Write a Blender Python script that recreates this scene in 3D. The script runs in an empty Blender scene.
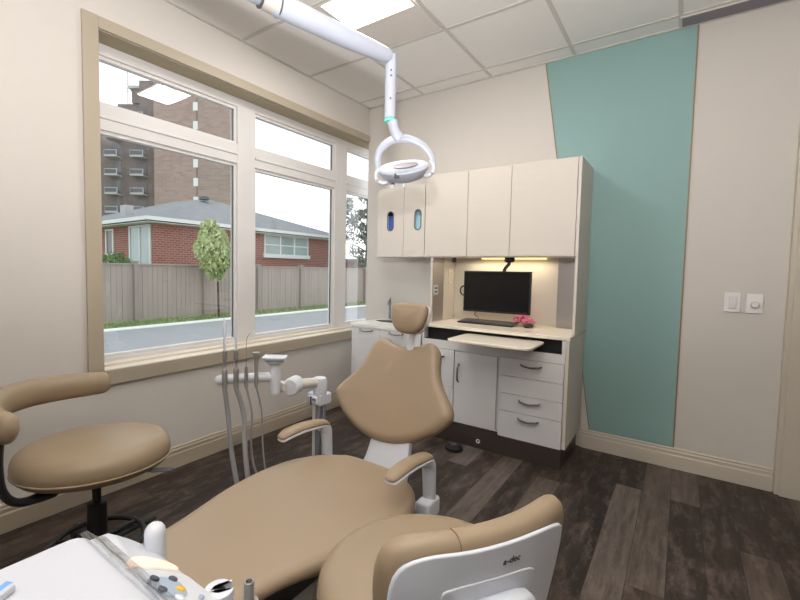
import bpy, bmesh, math, random
from mathutils import Vector, Matrix, Euler
random.seed(7)
S = bpy.context.scene
COL = S.collection
PI = math.pi
ORG = {}

# ------------------------------------------------------------------ materials
def _nodes(name):
    m = bpy.data.materials.new(name); m.use_nodes = True
    nt = m.node_tree
    return m, nt, nt.nodes['Principled BSDF']

def srgb(c):
    def f(v):
        v /= 255.0
        return v/12.92 if v <= .04045 else ((v+.055)/1.055)**2.4
    return tuple(f(v) for v in c)

def N(nt, t, **k):
    n = nt.nodes.new(t)
    for a, b in k.items():
        setattr(n, a, b)
    return n

def mat(name, col, rough=.5, metal=0., noise=0., nscale=8., bump=0., bscale=200., emit=None, estr=0., coat=0., spec=.5, stretch=None):
    m, nt, p = _nodes(name)
    c = srgb(col)
    p.inputs['Base Color'].default_value = (*c, 1)
    p.inputs['Roughness'].default_value = rough
    p.inputs['Metallic'].default_value = metal
    p.inputs['Coat Weight'].default_value = coat
    p.inputs['Specular IOR Level'].default_value = spec
    tc = N(nt, 'ShaderNodeTexCoord')
    vec = tc.outputs['Object']
    if stretch:
        mp = N(nt, 'ShaderNodeMapping'); mp.inputs['Scale'].default_value = stretch
        nt.links.new(vec, mp.inputs['Vector']); vec = mp.outputs['Vector']
    nz = N(nt, 'ShaderNodeTexNoise'); nz.inputs['Scale'].default_value = nscale; nz.inputs['Detail'].default_value = 4
    nt.links.new(vec, nz.inputs['Vector'])
    mx = N(nt, 'ShaderNodeMix', data_type='RGBA')
    a = max(noise, .015)
    mx.inputs['A'].default_value = (*[v*(1-a) for v in c], 1)
    mx.inputs['B'].default_value = (*[min(1, v*(1+a)) for v in c], 1)
    nt.links.new(nz.outputs['Fac'], mx.inputs['Factor'])
    nt.links.new(mx.outputs['Result'], p.inputs['Base Color'])
    if bump:
        nb = N(nt, 'ShaderNodeTexNoise'); nb.inputs['Scale'].default_value = bscale
        nt.links.new(vec, nb.inputs['Vector'])
        b = N(nt, 'ShaderNodeBump'); b.inputs['Strength'].default_value = bump; b.inputs['Distance'].default_value = .002
        nt.links.new(nb.outputs['Fac'], b.inputs['Height'])
        nt.links.new(b.outputs['Normal'], p.inputs['Normal'])
    if emit:
        p.inputs['Emission Color'].default_value = (*srgb(emit), 1)
        p.inputs['Emission Strength'].default_value = estr
    return m

def glass_mat(name, tint=(255, 255, 255), refl=1.0, rough=0.):
    m, nt, p = _nodes(name)
    nt.nodes.remove(p)
    out = [n for n in nt.nodes if n.type == 'OUTPUT_MATERIAL'][0]
    tr = N(nt, 'ShaderNodeBsdfTransparent'); tr.inputs['Color'].default_value = (*srgb(tint), 1)
    gl = N(nt, 'ShaderNodeBsdfGlossy'); gl.inputs['Roughness'].default_value = rough
    fr = N(nt, 'ShaderNodeFresnel')
    geo = N(nt, 'ShaderNodeNewGeometry'); mr = N(nt, 'ShaderNodeMapRange')
    mr.inputs['To Min'].default_value = 1.5; mr.inputs['To Max'].default_value = 1/1.5
    nt.links.new(geo.outputs['Backfacing'], mr.inputs['Value']); nt.links.new(mr.outputs[0], fr.inputs['IOR'])
    mu = N(nt, 'ShaderNodeMath', operation='MULTIPLY'); mu.inputs[1].default_value = refl
    mu.use_clamp = True
    mix = N(nt, 'ShaderNodeMixShader')
    nt.links.new(fr.outputs[0], mu.inputs[0]); nt.links.new(mu.outputs[0], mix.inputs[0])
    nt.links.new(tr.outputs[0], mix.inputs[1]); nt.links.new(gl.outputs[0], mix.inputs[2])
    nt.links.new(mix.outputs[0], out.inputs['Surface'])
    return m

def floor_mat():
    m, nt, p = _nodes('vinyl_plank')
    L = nt.links.new
    tc = N(nt, 'ShaderNodeTexCoord'); sp = N(nt, 'ShaderNodeSeparateXYZ'); L(tc.outputs['Object'], sp.inputs[0])
    def math_(op, a, b=None, c=None):
        n = N(nt, 'ShaderNodeMath', operation=op)
        for i, v in enumerate((a, b, c)):
            if v is None: continue
            if isinstance(v, (int, float)): n.inputs[i].default_value = v
            else: L(v, n.inputs[i])
        return n.outputs[0]
    W, LEN = .128, 1.22
    u = math_('DIVIDE', math_('ADD', sp.outputs[0], .027), W); iu = math_('FLOOR', u)
    wn = N(nt, 'ShaderNodeTexWhiteNoise', noise_dimensions='1D'); L(iu, wn.inputs['W'])
    v = math_('ADD', math_('DIVIDE', sp.outputs[1], LEN), math_('MULTIPLY', wn.outputs['Value'], 5.3)); iv = math_('FLOOR', v)
    cb = N(nt, 'ShaderNodeCombineXYZ'); L(iu, cb.inputs[0]); L(iv, cb.inputs[1])
    cb.inputs[2].default_value = 6.85  # plank pattern
    w2 = N(nt, 'ShaderNodeTexWhiteNoise', noise_dimensions='3D'); L(cb.outputs[0], w2.inputs['Vector'])
    ramp = N(nt, 'ShaderNodeValToRGB')
    cr = ramp.color_ramp
    cols = [(0, (40, 31, 27)), (.35, (52, 41, 36)), (.62, (66, 53, 47)), (.8, (86, 74, 67)), (.93, (94, 84, 78)), (1, (108, 98, 92))]
    cr.elements[0].position = 0; cr.elements[0].color = (*srgb(cols[0][1]), 1)
    cr.elements[1].position = 1; cr.elements[1].color = (*srgb(cols[-1][1]), 1)
    for pos, c in cols[1:-1]:
        e = cr.elements.new(pos); e.color = (*srgb(c), 1)
    L(w2.outputs['Value'], ramp.inputs[0])
    # grain, offset per plank
    off = N(nt, 'ShaderNodeVectorMath', operation='MULTIPLY_ADD')
    L(w2.outputs['Color'], off.inputs[0]); off.inputs[1].default_value = (7, 7, 7); L(tc.outputs['Object'], off.inputs[2])
    mp = N(nt, 'ShaderNodeMapping'); mp.inputs['Scale'].default_value = (38, 3.2, 1); L(off.outputs[0], mp.inputs[0])
    n1 = N(nt, 'ShaderNodeTexNoise'); n1.inputs['Scale'].default_value = 1; n1.inputs['Detail'].default_value = 8; n1.inputs['Roughness'].default_value = .7; L(mp.outputs[0], n1.inputs[0])
    mp2 = N(nt, 'ShaderNodeMapping'); mp2.inputs['Scale'].default_value = (20, 6.0, 1); L(off.outputs[0], mp2.inputs[0])
    n2 = N(nt, 'ShaderNodeTexNoise'); n2.inputs['Scale'].default_value = 1; n2.inputs['Detail'].default_value = 9; n2.inputs['Roughness'].default_value = .75; L(mp2.outputs[0], n2.inputs[0])
    r2 = N(nt, 'ShaderNodeValToRGB'); r2.color_ramp.elements[0].position = .48; r2.color_ramp.elements[1].position = .72; L(n2.outputs['Fac'], r2.inputs[0])
    mul = N(nt, 'ShaderNodeMix', data_type='RGBA', blend_type='MULTIPLY'); mul.inputs['Factor'].default_value = 1
    mr = N(nt, 'ShaderNodeMapRange'); mr.inputs['From Min'].default_value = .25; mr.inputs['From Max'].default_value = .75; mr.inputs['To Min'].default_value = .35; mr.inputs['To Max'].default_value = 1.65; L(n1.outputs['Fac'], mr.inputs['Value'])
    L(ramp.outputs[0], mul.inputs['A']); L(mr.outputs[0], mul.inputs['B'])
    worn = N(nt, 'ShaderNodeMix', data_type='RGBA'); worn.inputs['B'].default_value = (*srgb((122, 106, 96)), 1)
    L(math_('MULTIPLY', r2.outputs[0], .75), worn.inputs['Factor']); L(mul.outputs['Result'], worn.inputs['A'])
    fu = math_('FRACT', u); e1 = math_('LESS_THAN', fu, .02); fv = math_('FRACT', v); e2 = math_('LESS_THAN', fv, .0025)
    ed = math_('MAXIMUM', e1, e2)
    fin = N(nt, 'ShaderNodeMix', data_type='RGBA'); fin.inputs['B'].default_value = (*srgb((24, 19, 18)), 1)
    L(math_('MULTIPLY', ed, .7), fin.inputs['Factor']); L(worn.outputs['Result'], fin.inputs['A'])
    L(fin.outputs['Result'], p.inputs['Base Color'])
    p.inputs['Roughness'].default_value = .48
    p.inputs['Specular IOR Level'].default_value = .35
    b = N(nt, 'ShaderNodeBump'); b.inputs['Strength'].default_value = .25; b.inputs['Distance'].default_value = .002
    L(n1.outputs['Fac'], b.inputs['Height']); L(b.outputs[0], p.inputs['Normal'])
    return m

def brick_mat(name, c1, c2, mortar, scale=1.0, bw=.22, bh=.075):
    m, nt, p = _nodes(name)
    L = nt.links.new
    tc = N(nt, 'ShaderNodeTexCoord'); sp = N(nt, 'ShaderNodeSeparateXYZ'); L(tc.outputs['Object'], sp.inputs[0])
    ad = N(nt, 'ShaderNodeMath', operation='ADD'); L(sp.outputs[0], ad.inputs[0]); L(sp.outputs[1], ad.inputs[1])
    cb = N(nt, 'ShaderNodeCombineXYZ'); L(ad.outputs[0], cb.inputs[0]); L(sp.outputs[2], cb.inputs[1])
    br = N(nt, 'ShaderNodeTexBrick'); L(cb.outputs[0], br.inputs['Vector'])
    br.inputs['Color1'].default_value = (*srgb(c1), 1); br.inputs['Color2'].default_value = (*srgb(c2), 1)
    br.inputs['Mortar'].default_value = (*srgb(mortar), 1)
    br.inputs['Scale'].default_value = scale; br.inputs['Brick Width'].default_value = bw; br.inputs['Row Height'].default_value = bh
    br.inputs['Mortar Size'].default_value = .012; br.inputs['Bias'].default_value = 0
    L(br.outputs['Color'], p.inputs['Base Color']); p.inputs['Roughness'].default_value = .9
    return m

MT = {}
MT['wall'] = mat('warm_wall_paint', (209, 203, 196), .75, bump=.04, bscale=350)
MT['wall_dim'] = mat('bounce_cut_wall', (132, 122, 112), .8)  # unseen right wall, darkened to cut bounce onto the cabinet sides
MT['teal'] = mat('teal_paint', (140, 173, 170), .7, noise=.03, nscale=1.2)
MT['ceil'] = mat('ceiling_tile', (236, 233, 230), .9, bump=.15, bscale=260, noise=.02, nscale=3)
MT['tee'] = mat('ceiling_tee', (205, 200, 194), .6)
MT['floor'] = floor_mat()
MT['casing'] = mat('tan_trim_paint', (176, 164, 145), .5)
MT['reveal'] = mat('olive_reveal_paint', (166, 153, 126), .6)
MT['base'] = mat('cream_baseboard', (198, 189, 174), .5)
MT['vinylwin'] = mat('window_vinyl', (218, 215, 213), .4)
MT['sill'] = mat('cream_sill', (224, 214, 198), .5)
MT['glass'] = glass_mat('window_glass', (250, 252, 252), 2.2)
MT['lam'] = mat('cabinet_laminate', (208, 200, 191), .5, noise=.03, nscale=3, stretch=(1, 1, 30))
MT['lamw'] = mat('cabinet_white', (216, 214, 213), .45)
MT['gap'] = mat('dark_gap', (70, 62, 55), .8)
MT['counter'] = mat('counter_cream', (236, 226, 210), .25)
MT['counterw'] = mat('counter_white', (232, 229, 223), .25)
MT['steel'] = mat('brushed_steel', (176, 172, 172), .32, metal=.85, noise=.06, nscale=5, stretch=(60, 60, 1))
MT['kick'] = mat('dark_steel_kick', (104, 95, 90), .35, metal=.8, noise=.08, nscale=3)
MT['handle'] = mat('chrome_handle', (150, 150, 152), .2, metal=1)
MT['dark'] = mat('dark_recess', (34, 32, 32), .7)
MT['blk'] = mat('black_plastic', (22, 22, 23), .4)
MT['screen'] = mat('screen_black', (9, 9, 11), .22)
MT['tan'] = mat('tan_vinyl', (157, 137, 113), .42, noise=.03, nscale=5, bump=.06, bscale=500)
MT['tan2'] = mat('tan_vinyl_stool', (152, 133, 108), .42, noise=.03, nscale=5, bump=.06, bscale=500)
MT['seam'] = mat('tan_piping', (150, 124, 95), .5)
MT['white'] = mat('white_plastic', (212, 216, 224), .3, coat=.2)
MT['lampw'] = mat('lamp_white', (184, 189, 203), .3)
MT['offw'] = mat('cream_plastic', (205, 201, 194), .4)
MT['grey'] = mat('grey_hose', (146, 146, 146), .45)
MT['greyd'] = mat('dark_grey', (84, 84, 88), .4)
MT['metal'] = mat('instrument_steel', (158, 156, 153), .32, metal=.45)
MT['stool'] = mat('black_metal', (30, 31, 31), .45)
MT['teal_led'] = mat('teal_led', (120, 220, 200), .4, emit=(90, 230, 190), estr=.25)
MT['lens'] = mat('lamp_lens', (112, 108, 114), .4)
MT['pink'] = mat('pink_cloth', (235, 130, 165), .8, noise=.2, nscale=40)
MT['blue'] = mat('blue_box', (70, 105, 190), .5, noise=.25, nscale=30)
MT['ltblue'] = mat('light_blue_box', (170, 215, 232), .5, noise=.1, nscale=25)
MT['olive'] = mat('olive_box', (150, 140, 80), .5)
MT['panel'] = mat('control_panel_pale', (228, 231, 238), .3)
MT['padblue'] = mat('control_pad_blue', (168, 184, 205), .4)
MT['yellow'] = mat('yellow_button', (245, 195, 70), .4)
MT['btn'] = mat('dark_button', (92, 96, 106), .2, metal=.3)
MT['paper'] = mat('paper_white', (198, 200, 208), .8)
MT['film'] = glass_mat('clear_film', (235, 235, 235), 2.4, .15)
MT['purple'] = mat('vent_grey', (136, 130, 138), .7, bump=.3, bscale=120)
MT['plate'] = mat('switch_plate', (232, 228, 226), .35)
MT['lightlens'] = mat('troffer_lens', (255, 252, 248), .4, emit=(255, 244, 232), estr=7.0)
MT['fill_lens'] = mat('added_fill_lens', (255, 252, 248), .4, emit=(255, 246, 236), estr=1.2)  # lens of the added unseen fill panels
MT['frame_l'] = mat('troffer_frame', (222, 215, 209), .5)
MT['ledwarm'] = mat('warm_strip', (255, 235, 170), .4, emit=(255, 226, 150), estr=1.3)
MT['red'] = mat('text_dark', (70, 72, 78), .5)
# outdoors
MT['road'] = mat('road_asphalt', (150, 147, 148), .9, noise=.08, nscale=2)
MT['curb'] = mat('curb_concrete', (232, 230, 224), .9)
MT['grass'] = mat('grass_green', (130, 142, 96), .95, noise=.3, nscale=6)
MT['ground'] = mat('yard_ground', (120, 130, 95), .95, noise=.2, nscale=1)
MT['fence'] = mat('fence_wood', (160, 147, 139), .9, noise=.12, nscale=2, stretch=(3, 3, .5))
MT['fencep'] = mat('fence_post_wood', (148, 137, 129), .9, noise=.12, nscale=2)
MT['brick'] = brick_mat('red_brick', (146, 84, 74), (122, 70, 62), (168, 140, 130), 1.0, .26, .095)
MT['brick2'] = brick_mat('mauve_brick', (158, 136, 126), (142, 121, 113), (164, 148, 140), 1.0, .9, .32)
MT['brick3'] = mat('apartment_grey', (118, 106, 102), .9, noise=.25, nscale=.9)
MT['roof'] = mat('grey_shingle', (126, 125, 127), .9, noise=.2, nscale=3)
MT['fascia'] = mat('white_fascia', (214, 214, 212), .6)
MT['pane_out'] = mat('outdoor_pane', (150, 165, 165), .1, noise=.2, nscale=1)
MT['panedark'] = mat('outdoor_dark_pane', (92, 88, 88), .3)
MT['balc'] = mat('balcony_concrete', (172, 168, 168), .9)
MT['bark'] = mat('tree_bark', (74, 64, 58), .95)

def leaf_mat(name, c1, c2):
    m, nt, p = _nodes(name)
    tc = N(nt, 'ShaderNodeTexCoord'); nz = N(nt, 'ShaderNodeTexNoise'); nz.inputs['Scale'].default_value = 3
    nt.links.new(tc.outputs['Object'], nz.inputs[0])
    mx = N(nt, 'ShaderNodeMix', data_type='RGBA'); mx.inputs['A'].default_value = (*srgb(c1), 1); mx.inputs['B'].default_value = (*srgb(c2), 1)
    mr = N(nt, 'ShaderNodeMapRange'); mr.inputs['From Min'].default_value = .35; mr.inputs['From Max'].default_value = .65
    nt.links.new(nz.outputs['Fac'], mr.inputs[0]); nt.links.new(mr.outputs[0], mx.inputs['Factor'])
    nt.links.new(mx.outputs['Result'], p.inputs['Base Color']); p.inputs['Roughness'].default_value = .7
    return m
MT['leaf'] = leaf_mat('young_leaves', (140, 156, 100), (196, 208, 150))
MT['leaf2'] = leaf_mat('far_leaves', (96, 108, 102), (132, 140, 132))
MT['bush'] = leaf_mat('bush_leaves', (70, 98, 62), (120, 146, 92))

# ------------------------------------------------------------------ mesh helpers
def BM(): return bmesh.new()

def finish(name, bm, m, parent=None, smooth=True, angle=40, mats=None, recalc=True):
    me = bpy.data.meshes.new(name)
    bmesh.ops.remove_doubles(bm, verts=bm.verts, dist=1e-6)
    if recalc: bmesh.ops.recalc_face_normals(bm, faces=bm.faces)
    o = bpy.data.objects.new(name, me); COL.objects.link(o)
    org = Vector((0, 0, 0))
    if parent is not None:
        o.parent = parent
        org = ORG.get(parent.name, org)
    ORG[o.name] = org
    if org.length > 0:
        bmesh.ops.translate(bm, verts=bm.verts, vec=-org)
    bm.to_mesh(me); bm.free()
    for x in (mats or [m]):
        me.materials.append(x)
    if smooth:
        for p in me.polygons: p.use_smooth = True
        me.set_sharp_from_angle(angle=math.radians(angle))
        wn = o.modifiers.new('weighted_normals', 'WEIGHTED_NORMAL'); wn.keep_sharp = True
    return o

def thing(name, label, cat, loc, rz=0., group=None, local=False):
    o = bpy.data.objects.new(name, None); COL.objects.link(o)
    o.location = loc; o.rotation_euler = (0, 0, rz); o.empty_display_size = .1
    ORG[o.name] = Vector((0, 0, 0)) if local else Vector(loc)
    return tag(o, label, cat, group)

def tag(o, label, cat, group=None):
    o['label'] = label; o['category'] = cat
    if group: o['group'] = group
    return o

def struct(o):
    o['kind'] = 'structure'; return o

def box(bm, x0, x1, y0, y1, z0, z1, bev=0., seg=2, M=None):
    vs = [bm.verts.new((x, y, z)) for x in (x0, x1) for y in (y0, y1) for z in (z0, z1)]
    f = [(0, 1, 3, 2), (4, 6, 7, 5), (0, 4, 5, 1), (2, 3, 7, 6), (0, 2, 6, 4), (1, 5, 7, 3)]
    fs = [bm.faces.new([vs[i] for i in q]) for q in f]
    new = list(vs)
    if bev > 0:
        es = list({e for q in fs for e in q.edges})
        r = bmesh.ops.bevel(bm, geom=es, offset=bev, segments=seg, profile=.5, affect='EDGES')
        new = list({v for q in r['faces'] for v in q.verts} | {v for v in new if v.is_valid})
    if M is not None:
        bmesh.ops.transform(bm, matrix=M, verts=new)
    return new

def boxo(name, dims, m, parent=None, bev=.003, seg=2):
    bm = BM(); box(bm, *dims, bev, seg)
    return finish(name, bm, m, parent)

def catmull(pts, n, closed=False):
    pts = [Vector(p) for p in pts]; out = []
    L = len(pts)
    rng = range(L if closed else L-1)
    for i in rng:
        if closed: p0, p1, p2, p3 = pts[(i-1) % L], pts[i], pts[(i+1) % L], pts[(i+2) % L]
        else: p0, p1, p2, p3 = pts[max(i-1, 0)], pts[i], pts[i+1], pts[min(i+2, L-1)]
        for k in range(n):
            t = k/n
            out.append(.5*((2*p1)+(p2-p0)*t+(2*p0-5*p1+4*p2-p3)*t*t+(-p0+3*p1-3*p2+p3)*t**3))
    if not closed: out.append(pts[-1])
    return out

def tube(bm, pts, rad, seg=10, n=6, flat=None, up=(0, 0, 1), cap='flat', closed=False, smooth=True):
    """sweep; rad number or list per control point; flat=(a,b) multiplies side/up radius"""
    cp = [Vector(p) for p in pts]
    if not isinstance(rad, (list, tuple)): rad = [rad]*len(cp)
    if smooth and len(cp) > 2 or closed:
        P = catmull(cp, n, closed)
        R = []
        Lc = len(cp)
        for i in range(Lc if closed else Lc-1):
            a, b = rad[i], rad[(i+1) % Lc]
            for k in range(n): R.append(a+(b-a)*k/n)
        if not closed: R.append(rad[-1])
    else:
        P, R = cp, list(rad)
    fa, fb = flat or (1, 1)
    U = Vector(up)
    rings = []
    T = []
    for i in range(len(P)):
        if closed: t = P[(i+1) % len(P)]-P[i-1]
        else: t = P[min(i+1, len(P)-1)]-P[max(i-1, 0)]
        T.append(t.normalized())
    seq = [(P[i], R[i], T[i]) for i in range(len(P))]
    if cap == 'round' and not closed:
        r0, r1 = R[0], R[-1]
        pre = [(P[0]-T[0]*r0*math.sin(a)*min(fa, fb, 1), r0*math.cos(a), T[0]) for a in (1.45, 1.1, .75, .38)]
        post = [(P[-1]+T[-1]*r1*math.sin(a)*min(fa, fb, 1), r1*math.cos(a), T[-1]) for a in (.38, .75, 1.1, 1.45)]
        seq = pre+seq+post
    last = None
    for p, r, t in seq:
        s = t.cross(U)
        if s.length < .05:
            s = last if last is not None else t.cross(Vector((1, 0, 0)))
            s = s-t*s.dot(t)
        s.normalize()
        if last is not None and s.dot(last) < 0 and abs(t.dot(U)) > .7: s = -s
        last = s
        u = s.cross(t).normalized()
        rings.append([bm.verts.new(p+s*(math.cos(2*PI*k/seg)*r*fa)+u*(math.sin(2*PI*k/seg)*r*fb)) for k in range(seg)])
    m = len(rings)
    for i in range(m if closed else m-1):
        a, b = rings[i], rings[(i+1) % m]
        for k in range(seg):
            bm.faces.new((a[k], a[(k+1) % seg], b[(k+1) % seg], b[k]))
    if not closed:
        bm.faces.new(rings[0][::-1]); bm.faces.new(rings[-1])

def lathe(bm, prof, c=(0, 0, 0), seg=24, M=None):
    c = Vector(c); rings = []
    for r, z in prof:
        rings.append([bm.verts.new(((r*math.cos(2*PI*k/seg)), (r*math.sin(2*PI*k/seg)), z)) for k in range(seg)])
    for a, b in zip(rings, rings[1:]):
        for k in range(seg):
            bm.faces.new((a[k], a[(k+1) % seg], b[(k+1) % seg], b[k]))
    bm.faces.new(rings[0][::-1]); bm.faces.new(rings[-1])
    vs = [v for r in rings for v in r]
    if M is not None: bmesh.ops.transform(bm, matrix=M, verts=vs)
    bmesh.ops.translate(bm, verts=vs, vec=c)

def pad(bm, outline, T, r, fmap, dome=0., nseg=5, scales=(.86, .66, .42, .2), c=None, bottom_dome=0.):
    n = len(outline); O = [Vector((p[0], p[1])) for p in outline]
    if c is None:
        c = sum(O, Vector((0, 0)))/n
    else: c = Vector(c)
    area = sum(O[i].x*O[(i+1) % n].y-O[(i+1) % n].x*O[i].y for i in range(n))
    sg = 1 if area > 0 else -1
    nor = []
    for i in range(n):
        t = (O[(i+1) % n]-O[i-1]).normalized()
        nor.append(Vector((t.y, -t.x))*sg)
    prof = []
    for k in range(nseg*2+1):
        a = -PI/2+PI*k/(nseg*2)
        prof.append((r*(1-math.cos(a)), r*math.sin(a)+math.copysign(T/2-r, math.sin(a)) if abs(math.sin(a)) > 1e-6 else 0))
    rings = []
    base = [O[i]-nor[i]*prof[0][0] for i in range(n)]
    for s in reversed(scales):
        rings.append([(c+(base[i]-c)*s, -T/2-bottom_dome*(1-s*s)) for i in range(n)])
    for ins, w in prof:
        rings.append([(O[i]-nor[i]*ins, w) for i in range(n)])
    for s in scales:
        rings.append([(c+(base[i]-c)*s, T/2+dome*(1-s*s)) for i in range(n)])
    V = [[bm.verts.new(fmap(q.x, q.y, w)) for q, w in ring] for ring in rings]
    for a, b in zip(V, V[1:]):
        for k in range(n):
            bm.faces.new((a[k], a[(k+1) % n], b[(k+1) % n], b[k]))
    v0 = bm.verts.new(fmap(c.x, c.y, -T/2-bottom_dome)); v1 = bm.verts.new(fmap(c.x, c.y, T/2+dome))
    for k in range(n):
        bm.faces.new((V[0][(k+1) % n], V[0][k], v0)); bm.faces.new((V[-1][k], V[-1][(k+1) % n], v1))

def rrect(x0, x1, y0, y1, r, k=5):
    out = []
    for cx, cy, a0 in ((x1-r, y1-r, 0), (x0+r, y1-r, PI/2), (x0+r, y0+r, PI), (x1-r, y0+r, 1.5*PI)):
        for i in range(k+1):
            a = a0+PI/2*i/k
            out.append((cx+r*math.cos(a), cy+r*math.sin(a)))
    return out

def frame_M(o, ex, ey, ez):
    ex, ey, ez = Vector(ex), Vector(ey), Vector(ez)
    return Matrix(((ex.x, ey.x, ez.x, o[0]), (ex.y, ey.y, ez.y, o[1]), (ex.z, ey.z, ez.z, o[2]), (0, 0, 0, 1)))

def text_mesh(name, s, size, M, m, parent, ext=.0006, shear=0.):
    cu = bpy.data.curves.new(name, 'FONT'); cu.body = s; cu.size = size; cu.extrude = ext; cu.align_x = 'CENTER'; cu.align_y = 'CENTER'; cu.shear = shear
    t = bpy.data.objects.new(name+'_tmp', cu); COL.objects.link(t)
    dg = bpy.context.evaluated_depsgraph_get(); dg.update()
    me = bpy.data.meshes.new_from_object(t.evaluated_get(dg))
    bpy.data.objects.remove(t); bpy.data.curves.remove(cu)
    bm = BM(); bm.from_mesh(me); bpy.data.meshes.remove(me)
    bmesh.ops.transform(bm, matrix=M, verts=bm.verts)
    return finish(name, bm, m, parent, smooth=False)

# ------------------------------------------------------------------ camera
C = Vector((2.4023763, -3.2931820, 1.2103723))
RIGHT = None
def cam():
    v = Vector((1.561728791512882, 0.533102946024754, -0.4776441428904584))
    R = Matrix.Rotation(v.length, 3, v.normalized())
    r, d, f = Vector(R[0]), Vector(R[1]), Vector(R[2])
    cd = bpy.data.cameras.new('camera'); cd.sensor_width = 36; cd.lens = 429.5707*36/800
    cd.shift_x = (400-361.644)/800; cd.shift_y = (294.5596-300)/800
    cd.clip_start = .02; cd.clip_end = 500
    o = bpy.data.objects.new('camera', cd); COL.objects.link(o)
    o.matrix_world = frame_M(C, r, -d, -f)
    S.camera = o
cam()
H = 2.7
XR, YF = 4.2, -5.0      # right wall, front wall (behind the camera)

# ------------------------------------------------------------------ room shell
struct(boxo('floor', (-.2, XR+.1, YF-.1, .12, -.1, 0), MT['floor'], bev=0))
# ceiling with tee grid
bm = BM(); box(bm, -.2, XR+.1, YF-.1, .12, H, H+.1)
nt0 = len(bm.faces)
for i in range(8):
    x = .574+.5825*i
    if x < XR: box(bm, x-.011, x+.011, YF, 0, H-.004, H+.001)
for j in range(8):
    y = -.165-.64*j
    box(bm, 0, XR, y-.011, y+.011, H-.0045, H+.001)
box(bm, 0, .02, YF, 0, H-.006, H+.001); box(bm, 0, XR, -.02, 0, H-.006, H+.001)
bm.faces.ensure_lookup_table()
for i, f in enumerate(bm.faces):
    f.material_index = 0 if i < nt0 else 1
struct(finish('ceiling', bm, None, smooth=False, mats=[MT['ceil'], MT['tee']]))
WY0, WY1, WZ0, WZ1 = -2.319, .30, .655, 2.389
bm = BM()
box(bm, -.22, 0, YF, 1.2, 0, WZ0); box(bm, -.22, 0, YF, 1.2, WZ1, H)
box(bm, -.22, 0, YF, WY0, WZ0, WZ1); box(bm, -.22, 0, WY1, 1.2, WZ0, WZ1)
struct(finish('wall_left', bm, MT['wall'], smooth=False))
struct(boxo('wall_back', (.001, XR, 0, .12, 0, H), MT['wall'], bev=0))
struct(boxo('wall_right', (XR, XR+.1, YF, 0, 0, H), MT['wall_dim'], bev=0))
struct(boxo('wall_front', (0, XR, YF-.1, YF, 0, H), MT['wall'], bev=0))
# baseboards: stepped profile swept along the wall
def baseboard(name, a, b, nrm, m):
    a, b, nrm = Vector(a), Vector(b), Vector(nrm)
    prof = [(0, 0), (.016, 0), (.016, .082), (.012, .090), (.0125, .108), (.007, .114), (.008, .124), (0, .131)]
    bm = BM()
    A = [bm.verts.new(a+nrm*d+Vector((0, 0, z))) for d, z in prof]; B = [bm.verts.new(b+nrm*d+Vector((0, 0, z))) for d, z in prof]
    for i in range(len(prof)-1): bm.faces.new((A[i], A[i+1], B[i+1], B[i]))
    bm.faces.new(A); bm.faces.new(B[::-1])
    return struct(finish(name, bm, m, smooth=False))
baseboard('baseboard_left', (.0005, YF, 0), (.0005, -.002, 0), (1, 0, 0), MT['casing'])  # tan instead of cream puts the shade under the window into the colour
baseboard('baseboard_back', (1.885, -.0005, 0), (2.862, -.0005, 0), (0, -1, 0), MT['base'])
# door casing at the right end of the back wall
bm = BM(); box(bm, 2.865, 2.985, -.045, -.001, 0, 2.12, .006); box(bm, 2.885, 2.975, -.055, -.04, 0, 2.11, .004)
box(bm, 2.985, 3.95, -.045, -.001, 2.03, 2.12, .006); box(bm, 3.87, 3.95, -.045, -.001, 0, 2.12, .006)
struct(finish('trim_2', bm, MT['base']))
d1 = struct(boxo('door_1', (2.988, 3.868, -.03, -.002, .005, 2.028), MT['base'], bev=.002))
bm = BM(); tube(bm, [(3.08, -.03, 1.0), (3.08, -.08, 1.0), (3.2, -.085, 1.0)], .01, cap='round'); finish('door_handle', bm, MT['handle'], d1)

# window casing (tan) and reveal
bm = BM()
box(bm, .0005, .018, -2.393, WY0, .583, 2.448, .003)
box(bm, .0005, .018, WY0, -.002, WZ1, 2.448, .003)
box(bm, .0005, .022, WY0, -.002, .583, .661, .003)
struct(finish('trim_1', bm, MT['casing']))
win = bpy.data.objects.new('window_1', None); COL.objects.link(win); struct(win); ORG['window_1'] = Vector((0, 0, 0))
bm = BM()
box(bm, -.20, -.0, WY0, WY1, WZ1-.004, WZ1); box(bm, -.20, 0, WY0, WY0+.004, WZ0, WZ1); box(bm, -.20, 0, WY1-.004, WY1, WZ0, WZ1)
finish('window_reveal', bm, MT['reveal'], win, smooth=False)
bm = BM(); box(bm, -.13, .004, WY0+.004, WY1-.004, WZ0+.0005, WZ0+.008, .002); box(bm, -.13, -.07, WY0+.004, WY1-.004, WZ0+.008, WZ0+.022, .003)
finish('window_sill', bm, MT['sill'], win)
cols = [(-2.258, -1.395), (-1.207, -.342), (-.142, .262)]
rows = [(.714, 1.918), (2.086, 2.307)]
fy0, fy1, fz0, fz1 = WY0+.004, WY1-.004, WZ0+.008, WZ1-.004
bm = BM()
xs = [fy0]+[v for c in cols for v in c]+[fy1]
for a, b in ((fy0, cols[0][0]-.018), (cols[0][1]+.018, cols[1][0]-.018), (cols[1][1]+.018, cols[2][0]-.018), (cols[2][1]+.018, fy1)):
    box(bm, -.19, -.125, a, b, fz0, fz1, .004)
for a, b in cols:
    for z0, z1 in ((fz0, rows[0][0]-.018), (rows[0][1]+.018, rows[1][0]-.018), (rows[1][1]+.018, fz1)):
        box(bm, -.19, -.127, a-.02, b+.02, z0, z1, .004)
    box(bm, -.19, -.118, a-.02, b+.02, 1.995, 2.012, .003)
finish('window_frame', bm, MT['vinylwin'], win)
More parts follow.
